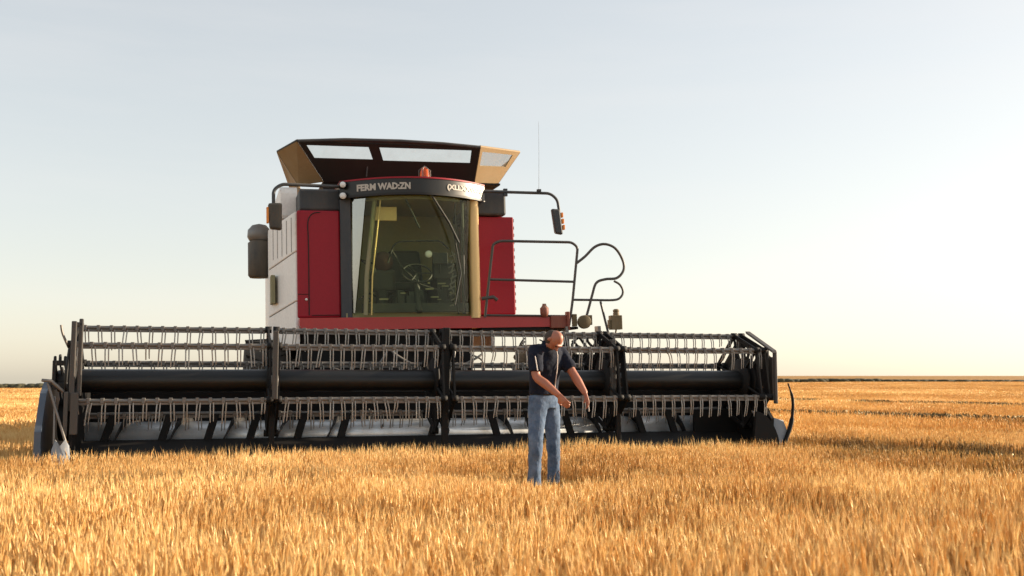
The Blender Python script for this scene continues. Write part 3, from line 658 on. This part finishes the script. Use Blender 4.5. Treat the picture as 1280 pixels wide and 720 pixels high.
# ================================================================== PERSON
PX, PY = .345, 10.0
fw = Vector((.77, -.64, 0)); sd = Vector((.64, .77, 0)); UPV = Vector((0, 0, 1))
def loft(mb, secs, n=16):
    """secs: (centre, axis a, axis b, ra, rb)"""
    vs = []
    for (c, a, b, ra, rb) in secs:
        c = Vector(c)
        for k in range(n):
            w = 2 * math.pi * k / n; vs.append(c + a * math.cos(w) * ra + b * math.sin(w) * rb)
    m_ = len(secs)
    fs = [(i * n + k, i * n + (k + 1) % n, (i + 1) * n + (k + 1) % n, (i + 1) * n + k) for i in range(m_ - 1) for k in range(n)]
    fs += [tuple(range(n - 1, -1, -1)), tuple((m_ - 1) * n + k for k in range(n))]
    mb.add(vs, fs, True)
def ball(mb, c, ax, r, n=14):
    """ellipsoid with axes ax (3 vectors) and radii r"""
    secs = []
    for i in range(n + 1):
        t = -math.pi / 2 + math.pi * i / n; s = max(math.cos(t), .02)
        secs.append((Vector(c) + ax[2] * math.sin(t) * r[2], ax[0], ax[1], r[0] * s, r[1] * s))
    loft(mb, secs, 16)
P0 = Vector((-.02, .15, .95)); W0 = Vector((-.025, .12, 1.05)); C0 = Vector((-.01, .06, 1.28)); U0 = Vector((.0, .02, 1.43)); N0 = Vector((.03, -.03, 1.515))
HC = Vector((.08, -.125, 1.538))
hu = (UPV * .34 + fw * .94).normalized(); hf = (fw * .34 - UPV * .94).normalized(); hs = sd
rs = U0 - sd * .185 + UPV * .02; ls = U0 + sd * .185 + UPV * .02
rel, rw = Vector((-.105, -.20, 1.17)), Vector((.11, -.32, .985)); lel, lw = Vector((.27, .06, 1.20)), Vector((.385, -.04, 1.00))
rhip, lhip = P0 - sd * .095, P0 + sd * .095
rk, ra_ = Vector((-.110, .0, .53)), Vector((-.125, .06, .09)); lk, la = Vector((.075, .25, .53)), Vector((.085, .38, .09))
def torso(mb, g, zlo=0, zhi=1):
    S_ = [(P0 - UPV * .10, .15, .12), (P0, .175, .125), (W0, .165, .115), (W0 * .5 + C0 * .5, .17, .125), (C0, .185, .13), (U0 - UPV * .02, .185, .12), (U0 + UPV * .05, .15, .09), (U0 * .35 + N0 * .65, .075, .07)]
    S_ = S_[zlo:len(S_) if zhi == 1 else zhi]
    loft(mb, [(c, sd, fw, a + g, b + g) for c, a, b in S_], 20)
mb = MB(); torso(mb, -.02)
mb.tube([U0 + UPV * .02, N0, HC - hu * .03], [.065, .058, .055], 12)
ball(mb, HC, (hs, hf, hu), (.068, .084, .092)); ball(mb, HC + hf * .03 - hu * .055, (hs, hf, hu), (.055, .058, .062))   # skull, jaw
mb.tube([HC + hf * .088 + hu * .01, HC + hf * .112 - hu * .02, HC + hf * .085 - hu * .03], [.008, .015, .010], 8)          # nose
ball(mb, HC + hf * .082 - hu * .052, (hs, hf, hu), (.024, .012, .008))                                                     # mouth
ball(mb, HC + hf * .083 + hu * .028, (hs, hf, hu), (.05, .014, .012))                                                      # brow
for s in (-1, 1): ball(mb, HC + hs * s * .074 - hf * .005 - hu * .012, (hf, hs, hu), (.018, .009, .03))                    # ears
def limb(mb, P, r): mb.tube(smoothpath(P, 4), [r[0] + (r[-1] - r[0]) * 0 + 0] * 0 or [float(v) for v in interp(r, (len(P) - 1) * 4 + 1)], 14)
def interp(r, n):
    out = []
    for i in range(n):
        t = i / (n - 1) * (len(r) - 1); k = min(int(t), len(r) - 2); out.append(r[k] + (r[k + 1] - r[k]) * (t - k))
    return out
limb(mb, [rs, rs * .5 + rel * .5, rel, rel * .6 + rw * .4, rw], [.055, .050, .043, .045, .028])
limb(mb, [ls, ls * .5 + lel * .5, lel, lel * .6 + lw * .4, lw], [.055, .050, .043, .045, .028])
limb(mb, [rhip, rhip * .5 + rk * .5, rk, rk * .6 + ra_ * .4, ra_], [.08, .075, .052, .052, .036])
limb(mb, [lhip, lhip * .5 + lk * .5, lk, lk * .6 + la * .4, la], [.08, .075, .052, .052, .036])
def hand(mb, w, d, palm_n, thumb, curl):
    d = d.normalized(); palm_n = (palm_n - d * palm_n.dot(d)).normalized(); sdv = d.cross(palm_n).normalized() * thumb
    loft(mb, [(w - d * .02, sdv, palm_n, .026, .019), (w + d * .02, sdv, palm_n, .034, .016), (w + d * .06, sdv, palm_n, .041, .014), (w + d * .09, sdv, palm_n, .040, .012)], 12)
    for i, (off, ln) in enumerate(((.031, .070), (.011, .078), (-.010, .073), (-.031, .058))):
        b = w + d * .082 + sdv * off; p = [b]; dd = d.copy(); c_ = curl * (1 + .12 * i)
        for k, fr in enumerate((.45, .3, .25)):
            dd = (dd + palm_n * c_ * (k + .6) * .6).normalized(); p.append(p[-1] + dd * ln * fr)
        mb.tube(p, [.0095, .009, .0085, .007], 8)
    t0 = w + d * .025 + sdv * .025
    mb.tube([t0, t0 + (sdv * .8 + d * .5).normalized() * .032, t0 + (sdv * .8 + d * .5).normalized() * .036 + (d + palm_n * .5).normalized() * .028, t0 + (sdv * .7 + d * .5).normalized() * .036 + (d + palm_n * .8).normalized() * .045], [.013, .011, .0095, .0075], 8)
hand(mb, rw, Vector((.07, -.04, -.09)), Vector((.6, .5, -.2)), -1, .55)
hand(mb, lw, Vector((.035, -.03, -.13)), Vector((-.8, -.2, -.1)), 1, .35)
person = mb.build('person', 'skin'); person.location = (PX, PY, 0)
def remesh(o, v, sm=4, disp=0, size=.12):
    r_ = o.modifiers.new('remesh', 'REMESH'); r_.mode = 'VOXEL'; r_.voxel_size = v; r_.use_smooth_shade = True
    s_ = o.modifiers.new('smooth', 'SMOOTH'); s_.iterations = sm; s_.factor = .5
    if disp:
        tx = bpy.data.textures.new('folds', 'CLOUDS'); tx.noise_scale = size
        d_ = o.modifiers.new('folds', 'DISPLACE'); d_.texture = tx; d_.strength = disp; d_.mid_level = .5
remesh(person, .0065, 2)
tag(person, 'man in navy polo shirt and faded jeans standing bowed before the harvester', 'person')
mb = MB(); loft(mb, [(W0 - UPV * .06, sd, fw, .172, .134), (W0, sd, fw, .166, .132), (C0 * .5 + W0 * .5, sd, fw, .172, .138), (C0, sd, fw, .190, .144), (U0 - UPV * .02, sd, fw, .196, .132), (U0 + UPV * .05, sd, fw, .16, .10)], 24)
loft(mb, [(U0 + UPV * .03, sd, fw, .165, .11), (U0 + UPV * .07 + fw * .01, sd, fw, .10, .085), (U0 * .35 + N0 * .65, sd, fw, .078, .075)], 18)
limb(mb, [rs - UPV * .02 + sd * .03, rs * .7 + rel * .3, rs * .15 + rel * .85], [.088, .078, .070]); limb(mb, [ls - UPV * .02 - sd * .03, ls * .7 + lel * .3, ls * .15 + lel * .85], [.088, .078, .070])
sh = mb.build('shirt', 'navy_cloth', person); remesh(sh, .010, 5, .016, .09)
mb = MB()
for s in (-1, 1): pass
p0 = rs + Vector((-.01, -.085, -.02)); p1 = rs * .2 + rel * .8 + Vector((.012, -.085, 0))
mb.tube([p0 * .7 + p1 * .3, p1], .0045, 6, flat=.4)
f0 = C0 + fw * .153; mb.tube([N0 + fw * .075 - UPV * .04, f0 + UPV * .10 + fw * .004, f0 - UPV * .02, W0 + fw * .142], .0045, 6)
mb.build('shirt_piping', 'paper', sh)
mb = MB(); loft(mb, [(N0 - UPV * .045 - fw * .012, sd, fw, .080, .082), (N0 - UPV * .005 - fw * .005, sd, fw, .070, .074), (N0 + UPV * .012 - fw * .002, sd, fw, .068, .070)], 18); mb.build('collar', 'navy_cloth', sh)
mb = MB()
loft(mb, [(P0 - UPV * .10, sd, fw, .155, .125), (P0, sd, fw, .170, .128), (P0 + UPV * .06, sd, fw, .162, .120)], 20)
limb(mb, [rhip + UPV * .02, rhip * .6 + rk * .4 - UPV * .02, rk, rk * .5 + ra_ * .5, ra_ - UPV * .02], [.100, .092, .072, .066, .070])
limb(mb, [lhip + UPV * .02, lhip * .6 + lk * .4 - UPV * .02, lk, lk * .5 + la * .5, la - UPV * .02], [.100, .092, .072, .066, .070])
je = mb.build('jeans', 'denim', person); remesh(je, .011, 4, .022, .10)
mb = MB(); loft(mb, [(P0 + UPV * .035, sd, fw, .168, .127), (P0 + UPV * .07, sd, fw, .166, .125)], 24); mb.build('belt', 'leather', person)
for an in (ra_, la):
    mb = MB(); b = Vector((an.x, an.y, 0))
    loft(mb, [(b - fw * .07 + UPV * .03, sd, UPV, .036, .03), (b - fw * .05 + UPV * .05, sd, UPV, .044, .05), (b + fw * .02 + UPV * .05, sd, UPV, .046, .05), (b + fw * .09 + UPV * .04, sd, UPV, .052, .036), (b + fw * .16 + UPV * .032, sd, UPV, .048, .028), (b + fw * .20 + UPV * .025, sd, UPV, .025, .018)], 16)
    mb.tube([b + UPV * .04, an + UPV * .05], [.05, .055], 12); s_ = mb.build('shoe', 'leather', person); remesh(s_, .008, 3)
# short hair round the back and sides of the bald head
mb = MB(); ball(mb, HC - hf * .022 - hu * .028, (hs, hf, hu), (.078, .082, .078)); hr = mb.build('hair', 'hair', person); remesh(hr, .006, 2)
mb = MB(); ball(mb, HC + hf * .052 - hu * .078, (hs, hf, hu), (.045, .042, .034)); hr = mb.build('beard', 'hair', person); remesh(hr, .006, 2)
for s in (-1, 1):
    mb = MB(); ball(mb, HC + hf * .084 + hs * s * .028 + hu * .008, (hs, hf, hu), (.013, .008, .008)); mb.build('eye', 'hair', person)
lh = lw + Vector((.035, -.03, -.13)).normalized() * .13 + Vector((PX, PY, 0))
mb = MB(); mb.hexa([(-.004, -.02, -.055), (.002, -.02, -.055), (.006, .025, -.05), (0, .025, -.05)], [(-.012, -.016, .05), (-.006, -.016, .05), (-.002, .022, .05), (-.008, .022, .05)])
slip = mb.build('paper_slip', 'paper'); slip.location = lh; tag(slip, 'small pale slip held in the lowered hand of the man', 'paper slip')

# ================================================================== GROUND
def sstep(a, b, x):
    t = max(0, min(1, (x - a) / (b - a))); return t * t * (3 - 2 * t)
def terrain(X, Y):
    u = X / max(Y, 30)                       # slow fall towards the left, slight rise far right
    t300 = -2.2 + (max(-.6, min(.35, u)) + .51) * 2.45
    t600 = -4.6 + sstep(-.35, .2, u) * 7.3
    z = 0
    if Y > 60: z = t300 * sstep(60, 290, Y)
    if Y > 310: z = t300 + (t600 - t300) * sstep(310, 620, Y)
    if Y > 620: z -= (Y - 620) * .012
    if Y > 0: z += .02 * noise.noise(Vector((X * .15, Y * .15, 0))) * min(1, Y / 20)
    return z
m = MB(); rowsY = [-30, -15, -5, 0] + [i * 1.5 for i in range(1, 40)] + [60 * 1.055 ** i for i in range(62)]
NX = 60; vs = []; fs = []
for Y in rowsY:
    w = 25 + 1.0 * abs(Y)
    for i in range(NX + 1):
        X = (i / NX * 2 - 1) * w; vs.append((X, Y, terrain(X, Y)))
for j in range(len(rowsY) - 1):
    for i in range(NX): a = j * (NX + 1) + i; fs.append((a, a + 1, a + NX + 2, a + NX + 1))
m.add(vs, fs, True)
mt, t, out = nt('field_soil'); N = t.nodes; L = t.links
p = N.new('ShaderNodeBsdfPrincipled'); L.new(p.outputs[0], out.inputs[0]); p.inputs['Roughness'].default_value = 1; p.inputs['Specular IOR Level'].default_value = .1
geo = N.new('ShaderNodeNewGeometry'); n1 = N.new('ShaderNodeTexNoise'); n1.inputs['Scale'].default_value = 2.5; n1.inputs['Detail'].default_value = 10; L.new(geo.outputs['Position'], n1.inputs[0])
cr = N.new('ShaderNodeValToRGB'); cr.color_ramp.elements[0].position = .35; cr.color_ramp.elements[0].color = (.20, .10, .035, 1); cr.color_ramp.elements[1].position = .65; cr.color_ramp.elements[1].color = (.55, .30, .09, 1)
L.new(n1.outputs[0], cr.inputs[0]); L.new(cr.outputs[0], p.inputs['Base Color'])
MATS['field_soil'] = mt
g = m.build('ground', 'field_soil'); tag(g, kind='structure', cat=None)

# ------------------------------------------------------------------ crop
def straw_mat(name, c0, c1, c2):
    mt, t, out = nt(name); N = t.nodes; L = t.links
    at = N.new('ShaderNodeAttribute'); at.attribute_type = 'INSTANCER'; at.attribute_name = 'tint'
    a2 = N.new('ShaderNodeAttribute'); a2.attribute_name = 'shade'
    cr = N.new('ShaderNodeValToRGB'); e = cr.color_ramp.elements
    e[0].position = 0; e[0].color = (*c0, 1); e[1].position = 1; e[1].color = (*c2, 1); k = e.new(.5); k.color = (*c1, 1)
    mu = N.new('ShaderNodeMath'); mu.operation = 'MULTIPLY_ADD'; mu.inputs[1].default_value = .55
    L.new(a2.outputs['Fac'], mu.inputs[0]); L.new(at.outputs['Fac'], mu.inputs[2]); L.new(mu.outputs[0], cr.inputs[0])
    d = N.new('ShaderNodeBsdfDiffuse'); tr = N.new('ShaderNodeBsdfTranslucent'); L.new(cr.outputs[0], d.inputs[0]); L.new(cr.outputs[0], tr.inputs[0])
    mx = N.new('ShaderNodeMixShader'); mx.inputs[0].default_value = .4; L.new(d.outputs[0], mx.inputs[1]); L.new(tr.outputs[0], mx.inputs[2])
    gl = N.new('ShaderNodeBsdfGlossy'); gl.inputs['Roughness'].default_value = .45; gl.inputs[0].default_value = (1, .85, .6, 1)
    m2 = N.new('ShaderNodeMixShader'); m2.inputs[0].default_value = .06; L.new(mx.outputs[0], m2.inputs[1]); L.new(gl.outputs[0], m2.inputs[2])
    L.new(m2.outputs[0], out.inputs[0]); MATS[name] = mt; return mt
straw_mat('straw', (.12, .06, .022), (.70, .405, .12), (.92, .70, .33))
straw_mat('weed_leaf', (.05, .04, .015), (.11, .08, .03), (.26, .18, .07))
def tuft(n, rad, seed, detail, hmul=1.0, wmul=1.0, mat='straw', weed=False):
    rnd = random.Random(seed); v = []; f = []; sh = []
    def addf(pts, faces, s):
        o = len(v); v.extend(pts); f.extend([tuple(o + i for i in q) for q in faces]); sh.extend([s] * len(faces))
    for i in range(n):
        r = rad * math.sqrt(rnd.random()); w = rnd.random() * 6.283; x, y = r * math.cos(w), r * math.sin(w)
        h = rnd.uniform(.12, .25) * hmul; la_ = rnd.random() * 6.283; ln = abs(rnd.gauss(.0, .11)) * h
        lx, ly = math.cos(la_) * ln + .012 * hmul, math.sin(la_) * ln
        base = Vector((x, y, -.02)); mid = Vector((x + lx * .35, y + ly * .35, h * .55)); top = Vector((x + lx, y + ly, h))
        s = rnd.random(); sw = .0022 * wmul
        q = rnd.random() * 3.14; dx, dy = math.cos(q) * sw, math.sin(q) * sw
        sv = Vector((dx, dy, 0)); s2 = Vector((-dy, dx, 0))
        if detail:
            pts = []
            for c in (base, mid, top): pts += [c + sv, c - sv * .5 + s2 * .86, c - sv * .5 - s2 * .86]
            addf(pts, [(0, 1, 4, 3), (1, 2, 5, 4), (2, 0, 3, 5), (3, 4, 7, 6), (4, 5, 8, 7), (5, 3, 6, 8)], s * .8)
        else:
            addf([base + sv, base - sv, top - sv, top + sv], [(0, 1, 2, 3)], s * .8)
        # ear
        el = rnd.uniform(.05, .085) * (1 if hmul > .8 else hmul); ew = rnd.uniform(.0045, .0068) * wmul
        dr = (top - mid).normalized(); dr = (dr + Vector((math.cos(la_) * .3, math.sin(la_) * .3, -.05)) * rnd.random() * .6).normalized()
        a = dr.cross(Vector((.3, .8, .1))).normalized(); b = dr.cross(a)
        e0 = top - dr * .006; rings = [(0, .35), (.3, 1), (.7, .85), (1.0, .12)] if detail else [(0, .4), (.45, 1), (1., .15)]
        pts = []; nn = 5 if detail else 3
        for tt, rr_ in rings:
            c = e0 + dr * el * tt
            for k in range(nn):
                ww = 6.283 * k / nn + tt; pts.append(c + (a * math.cos(ww) + b * math.sin(ww)) * ew * rr_ * (1.15 if k % 2 else .9))
        addf(pts, [(j * nn + k, j * nn + (k + 1) % nn, (j + 1) * nn + (k + 1) % nn, (j + 1) * nn + k) for j in range(len(rings) - 1) for k in range(nn)], .35 + s * .65)
        if detail:   # awns
            for k in range(3):
                tip = e0 + dr * el * rnd.uniform(1.2, 1.6) + (a * rnd.uniform(-1, 1) + b * rnd.uniform(-1, 1)) * .008; st = e0 + dr * el * rnd.uniform(.3, .8)
                e = a * .0009; addf([st + e, st - e, tip], [(0, 1, 2)], .9)
        # leaves
        for k in range(2 if detail else 1):
            z = rnd.uniform(.15, .6); b0 = base.lerp(top, z); w2 = rnd.random() * 6.283; ll = rnd.uniform(.04, .08) * hmul; o2 = Vector((math.cos(w2), math.sin(w2), 0)); sd2 = Vector((-o2.y, o2.x, 0)) * .0035 * wmul
            p1 = b0 + o2 * ll * .25 + Vector((0, 0, ll * .7)); p2 = b0 + o2 * ll * .6 + Vector((0, 0, ll * rnd.uniform(.5, 1.3)))
            addf([b0 - sd2 * .5, b0 + sd2 * .5, p1 + sd2, p1 - sd2, p2], [(0, 1, 2, 3), (3, 2, 4)], s * .6)
    me = bpy.data.meshes.new('tuft'); me.from_pydata([tuple(p_) for p_ in v], [], f)
    at = me.attributes.new('shade', 'FLOAT', 'FACE'); at.data.foreach_set('value', sh); me.materials.append(MATS[mat]); me.update()
    return bpy.data.objects.new('tuft', me)
def tuft_collection(name, objs):
    c = bpy.data.collections.new(name)
    for o in objs: c.objects.link(o)
    return c
near_c = tuft_collection('near_tufts', [tuft(90, .32, 10 + i, True, 1.0, .62) for i in range(7)])
mid_c = tuft_collection('mid_tufts', [tuft(190, .8, 40 + i, False, 1.0, 1.1) for i in range(5)])
far_c = tuft_collection('far_tufts', [tuft(260, 2.0, 60 + i, False, 1.0, 2.4) for i in range(4)])
weed_c = tuft_collection('weed_tufts', [tuft(40, .35, 80 + i, False, .95, 3.2, 'weed_leaf') for i in range(3)])

def scatter(name, pts, coll, label):
    """one object: a cloud of points, each standing a clump of stalks (geometry nodes)"""
    me = bpy.data.meshes.new(name); me.from_pydata([p_[0] for p_ in pts], [], [])
    for nm, i, ty in (('sc', 1, 'FLOAT'), ('rz', 2, 'FLOAT'), ('pick', 3, 'INT'), ('tint', 4, 'FLOAT')):
        at = me.attributes.new(nm, ty, 'POINT'); at.data.foreach_set('value', [p_[i] for p_ in pts])
    o = bpy.data.objects.new(name, me); COL.objects.link(o)
    ng = bpy.data.node_groups.new(name, 'GeometryNodeTree')
    ng.interface.new_socket('Geometry', in_out='INPUT', socket_type='NodeSocketGeometry'); ng.interface.new_socket('Geometry', in_out='OUTPUT', socket_type='NodeSocketGeometry')
    N = ng.nodes; L = ng.links; gi = N.new('NodeGroupInput'); go = N.new('NodeGroupOutput')
    ci = N.new('GeometryNodeCollectionInfo'); ci.inputs['Collection'].default_value = coll; ci.inputs['Separate Children'].default_value = True; ci.inputs['Reset Children'].default_value = True
    ip = N.new('GeometryNodeInstanceOnPoints'); ip.inputs['Pick Instance'].default_value = True
    L.new(gi.outputs[0], ip.inputs['Points']); L.new(ci.outputs[0], ip.inputs['Instance'])
    def att(nm, ty):
        a = N.new('GeometryNodeInputNamedAttribute'); a.data_type = ty; a.inputs[0].default_value = nm; return [s for s in a.outputs if s.enabled][0]
    L.new(att('pick', 'INT'), ip.inputs['Instance Index']); L.new(att('sc', 'FLOAT'), ip.inputs['Scale'])
    cx = N.new('ShaderNodeCombineXYZ'); L.new(att('rz', 'FLOAT'), cx.inputs[2])
    er = N.new('FunctionNodeEulerToRotation'); L.new(cx.outputs[0], er.inputs[0]); L.new(er.outputs[0], ip.inputs['Rotation'])
    L.new(ip.outputs[0], go.inputs[0])
    md = o.modifiers.new('scatter', 'NODES'); md.node_group = ng
    tag(o, label, 'crop', kind='stuff'); return o
rnd = random.Random(5)
def tint_at(X, Y):
    n_ = noise.noise(Vector((X * .35, Y * .5, 1))) * .5 + noise.noise(Vector((X * 1.3, Y * 1.5, 4))) * .5 + noise.noise(Vector((X * .05, Y * .07, 9))) * .3
    t_ = .34 + n_ * .62
    # shade painted into the crop tint: greyer streak and duller patch on the right
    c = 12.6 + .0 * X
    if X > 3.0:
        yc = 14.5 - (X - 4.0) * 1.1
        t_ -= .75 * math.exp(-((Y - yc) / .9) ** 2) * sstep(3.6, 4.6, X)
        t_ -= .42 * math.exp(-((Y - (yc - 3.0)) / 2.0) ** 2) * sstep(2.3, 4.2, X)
    return max(-.3, min(.6, t_))
def under_machine(X, Y):
    a, b = local(X, Y)
    if -.3 < a < 9.5 and b > -.45 and b < 3.2: return True
    if 1.9 < a < 7.7 and 0 < b < 9.5: return True
    return False
def gap(X, Y):
    """old wheel tracks where the crop is thin: a close one and two far ones on the right"""
    for (x0, y0, x1, y1, w) in ((3.8, 14.7, 7.0, 11.2, .5), (11.0, 44.2, 20, 30, 1.3), (7, 28.2, 14, 20, .8)):
        if x0 - 1 < X < x1 + 12:
            yc = y0 + (X - x0) * (y1 - y0) / (x1 - x0)
            if abs(Y - yc) < w: return True
    return False
def field(y0, y1, dens, nvar, side, hs, jitter=True):
    pts = []; Y = y0
    while Y < y1:
        dy = 1 / math.sqrt(dens); w = .56 * Y + side; X = -w
        while X < w:
            x = X + rnd.uniform(-.5, .5) * dy * 1.2; y = Y + rnd.uniform(-.5, .5) * dy * 1.2; X += dy
            if under_machine(x, y): continue
            if (x - PX) ** 2 + (y - PY - .12) ** 2 < .16: continue
            hl = hs * (1 + .28 * (1 - sstep(6.5, 10, y)))
            q_ = ((x - PX) / .9) ** 2 + ((y - PY + .5) / 1.3) ** 2; hl *= 1 - .55 * math.exp(-q_)
            h = (1 + .22 * noise.noise(Vector((x * .6, y * .6, 3)))) * rnd.uniform(.85, 1.12) * hl
            if gap(x, y): 
                if rnd.random() < .6: continue
                h *= .6
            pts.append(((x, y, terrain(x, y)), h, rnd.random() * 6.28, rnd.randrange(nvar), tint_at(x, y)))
        Y += dy
    return pts
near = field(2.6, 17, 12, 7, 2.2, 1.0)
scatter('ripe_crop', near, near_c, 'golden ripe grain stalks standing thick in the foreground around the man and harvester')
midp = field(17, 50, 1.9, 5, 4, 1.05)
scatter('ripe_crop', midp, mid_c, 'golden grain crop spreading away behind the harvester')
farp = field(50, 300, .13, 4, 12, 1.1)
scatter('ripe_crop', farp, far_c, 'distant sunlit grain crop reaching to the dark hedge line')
wp_ = []
for (x0, y0, x1, y1, n_, w) in ((10, 45.8, 20, 30, 620, .5), (6.5, 28.8, 14, 20, 640, .35), (3.9, 14.6, 7, 11.2, 150, .4)):
    for i in range(n_):
        f = rnd.random(); x = x0 + (x1 - x0) * f; y = y0 + (y1 - y0) * f + rnd.gauss(0, w)
        if noise.noise(Vector((x * .35, y * .1, 0))) < -.25: continue
        wp_.append(((x, y, terrain(x, y)), rnd.uniform(.6, 1.15) * (.8 if y0 < 15 else 1), rnd.random() * 6.28, rnd.randrange(3), rnd.uniform(0, .5)))
scatter('weeds', wp_, weed_c, 'thin lines of dark weeds along old wheel tracks in the field on the right')

# distant dark hedge lines
mt = paint('far_foliage', (.055, .050, .022), .9, dust=0, scale=.6, var=.4)
def hedge(x0, x1, Y, h0, h1, seed, label):
    r_ = random.Random(seed); m = MB(); n = int(abs(x1 - x0) / .45)
    for i in range(n):
        X = x0 + (x1 - x0) * (i + r_.random()) / n; y = Y + r_.uniform(-3, 3); z = terrain(X, y); hh = h0 + (h1 - h0) * (i / n); hh *= r_.uniform(.82, 1.1)
        rr_ = r_.uniform(1.2, 2.2); prof = [(z - .3, rr_ * .7), (z + hh * .3, rr_ * r_.uniform(.8, 1.1)), (z + hh * .7, rr_ * r_.uniform(.7, 1)), (z + hh * .95, rr_ * .5), (z + hh, .05)]
        m.ring((X, y, 0), 'z', prof, 7)
    o = m.build('hedge', 'far_foliage'); tag(o, label, 'hedge', kind='stuff')
hedge(-200, -95, 295, 1.75, 1.7, 1, 'low dark olive hedge on the horizon left of the harvester')
hedge(70, 108, 295, 1.35, 1.15, 2, 'thin dark hedge line on the horizon right of the harvester'); hedge(108, 200, 295, .95, .6, 3, 'fading end of the dark hedge line at the right edge of the horizon')

# ================================================================== LIGHT, SKY, CAMERA
AZ, EL = 17.5, 14                        # sun to the right and a little behind; degrees above +X axis
wd = bpy.data.worlds.new('World'); S.world = wd; wd.use_nodes = True; t = wd.node_tree; bg = t.nodes['Background']
sky = t.nodes.new('ShaderNodeTexSky'); sky.sky_type = 'NISHITA'; sky.sun_disc = False
sky.sun_elevation = R(EL); sky.sun_rotation = R(90 - AZ); sky.air_density = 1.0; sky.dust_density = 1.0; sky.ozone_density = 1.0; sky.altitude = 0
ga = t.nodes.new('ShaderNodeGamma'); ga.inputs[1].default_value = .5          # compresses the sky's brightness range, like a tone curve
hz = t.nodes.new('ShaderNodeMix'); hz.data_type = 'RGBA'; hz.blend_type = 'MULTIPLY'; hz.inputs[0].default_value = 1; hz.inputs[7].default_value = (1.50, 1.43, 1.35, 1)
hs_ = t.nodes.new('ShaderNodeHueSaturation'); hs_.inputs['Saturation'].default_value = .75
t.links.new(sky.outputs[0], hs_.inputs['Color']); t.links.new(hs_.outputs[0], ga.inputs[0]); t.links.new(ga.outputs[0], hz.inputs[6]); tc_ = t.nodes.new('ShaderNodeTexCoord'); mp_ = t.nodes.new('ShaderNodeMapping'); mp_.inputs['Scale'].default_value = (1.2, 1.2, 9); mp_.inputs['Rotation'].default_value = (0, R(4), 0)
nz = t.nodes.new('ShaderNodeTexNoise'); nz.inputs['Scale'].default_value = 1.6; nz.inputs['Detail'].default_value = 7; nz.inputs['Roughness'].default_value = .6
mr_ = t.nodes.new('ShaderNodeMapRange'); mr_.inputs[1].default_value = .5; mr_.inputs[2].default_value = .8; mr_.inputs[3].default_value = 0; mr_.inputs[4].default_value = .16
wi = t.nodes.new('ShaderNodeMix'); wi.data_type = 'RGBA'; wi.inputs[7].default_value = (3.2, 3.0, 2.85, 1)      # faint cirrus wisps
t.links.new(tc_.outputs['Generated'], mp_.inputs[0]); t.links.new(mp_.outputs[0], nz.inputs[0]); t.links.new(nz.outputs[0], mr_.inputs[0]); t.links.new(mr_.outputs[0], wi.inputs[0])
t.links.new(hz.outputs[2], wi.inputs[6]); t.links.new(wi.outputs[2], bg.inputs[0]); bg.inputs[1].default_value = .15
sl = bpy.data.lights.new('sun', 'SUN'); sl.energy = 5.0; sl.angle = R(.6); sl.color = (1, .82, .60)
so = bpy.data.objects.new('sun', sl); COL.objects.link(so)
dirv = Vector((math.cos(R(AZ)) * math.cos(R(EL)), math.sin(R(AZ)) * math.cos(R(EL)), math.sin(R(EL))))
so.rotation_euler = dirv.to_track_quat('Z', 'Y').to_euler()
cd = bpy.data.cameras.new('camera'); cd.lens = 35; cd.sensor_width = 36; cd.clip_end = 5000; cd.clip_start = .05
cam = bpy.data.objects.new('camera', cd); COL.objects.link(cam); cam.location = (0, 0, 1.15); cam.rotation_euler = (R(90) + math.atan(113 / 1244.4), 0, 0)
cd.dof.use_dof = True; cd.dof.focus_distance = 11.5; cd.dof.aperture_fstop = 3.2
S.camera = cam
S.view_settings.view_transform = 'Standard'; S.view_settings.look = 'None'; S.view_settings.exposure = 1.1
try: S.cycles.transparent_max_bounces = 16
except Exception: pass
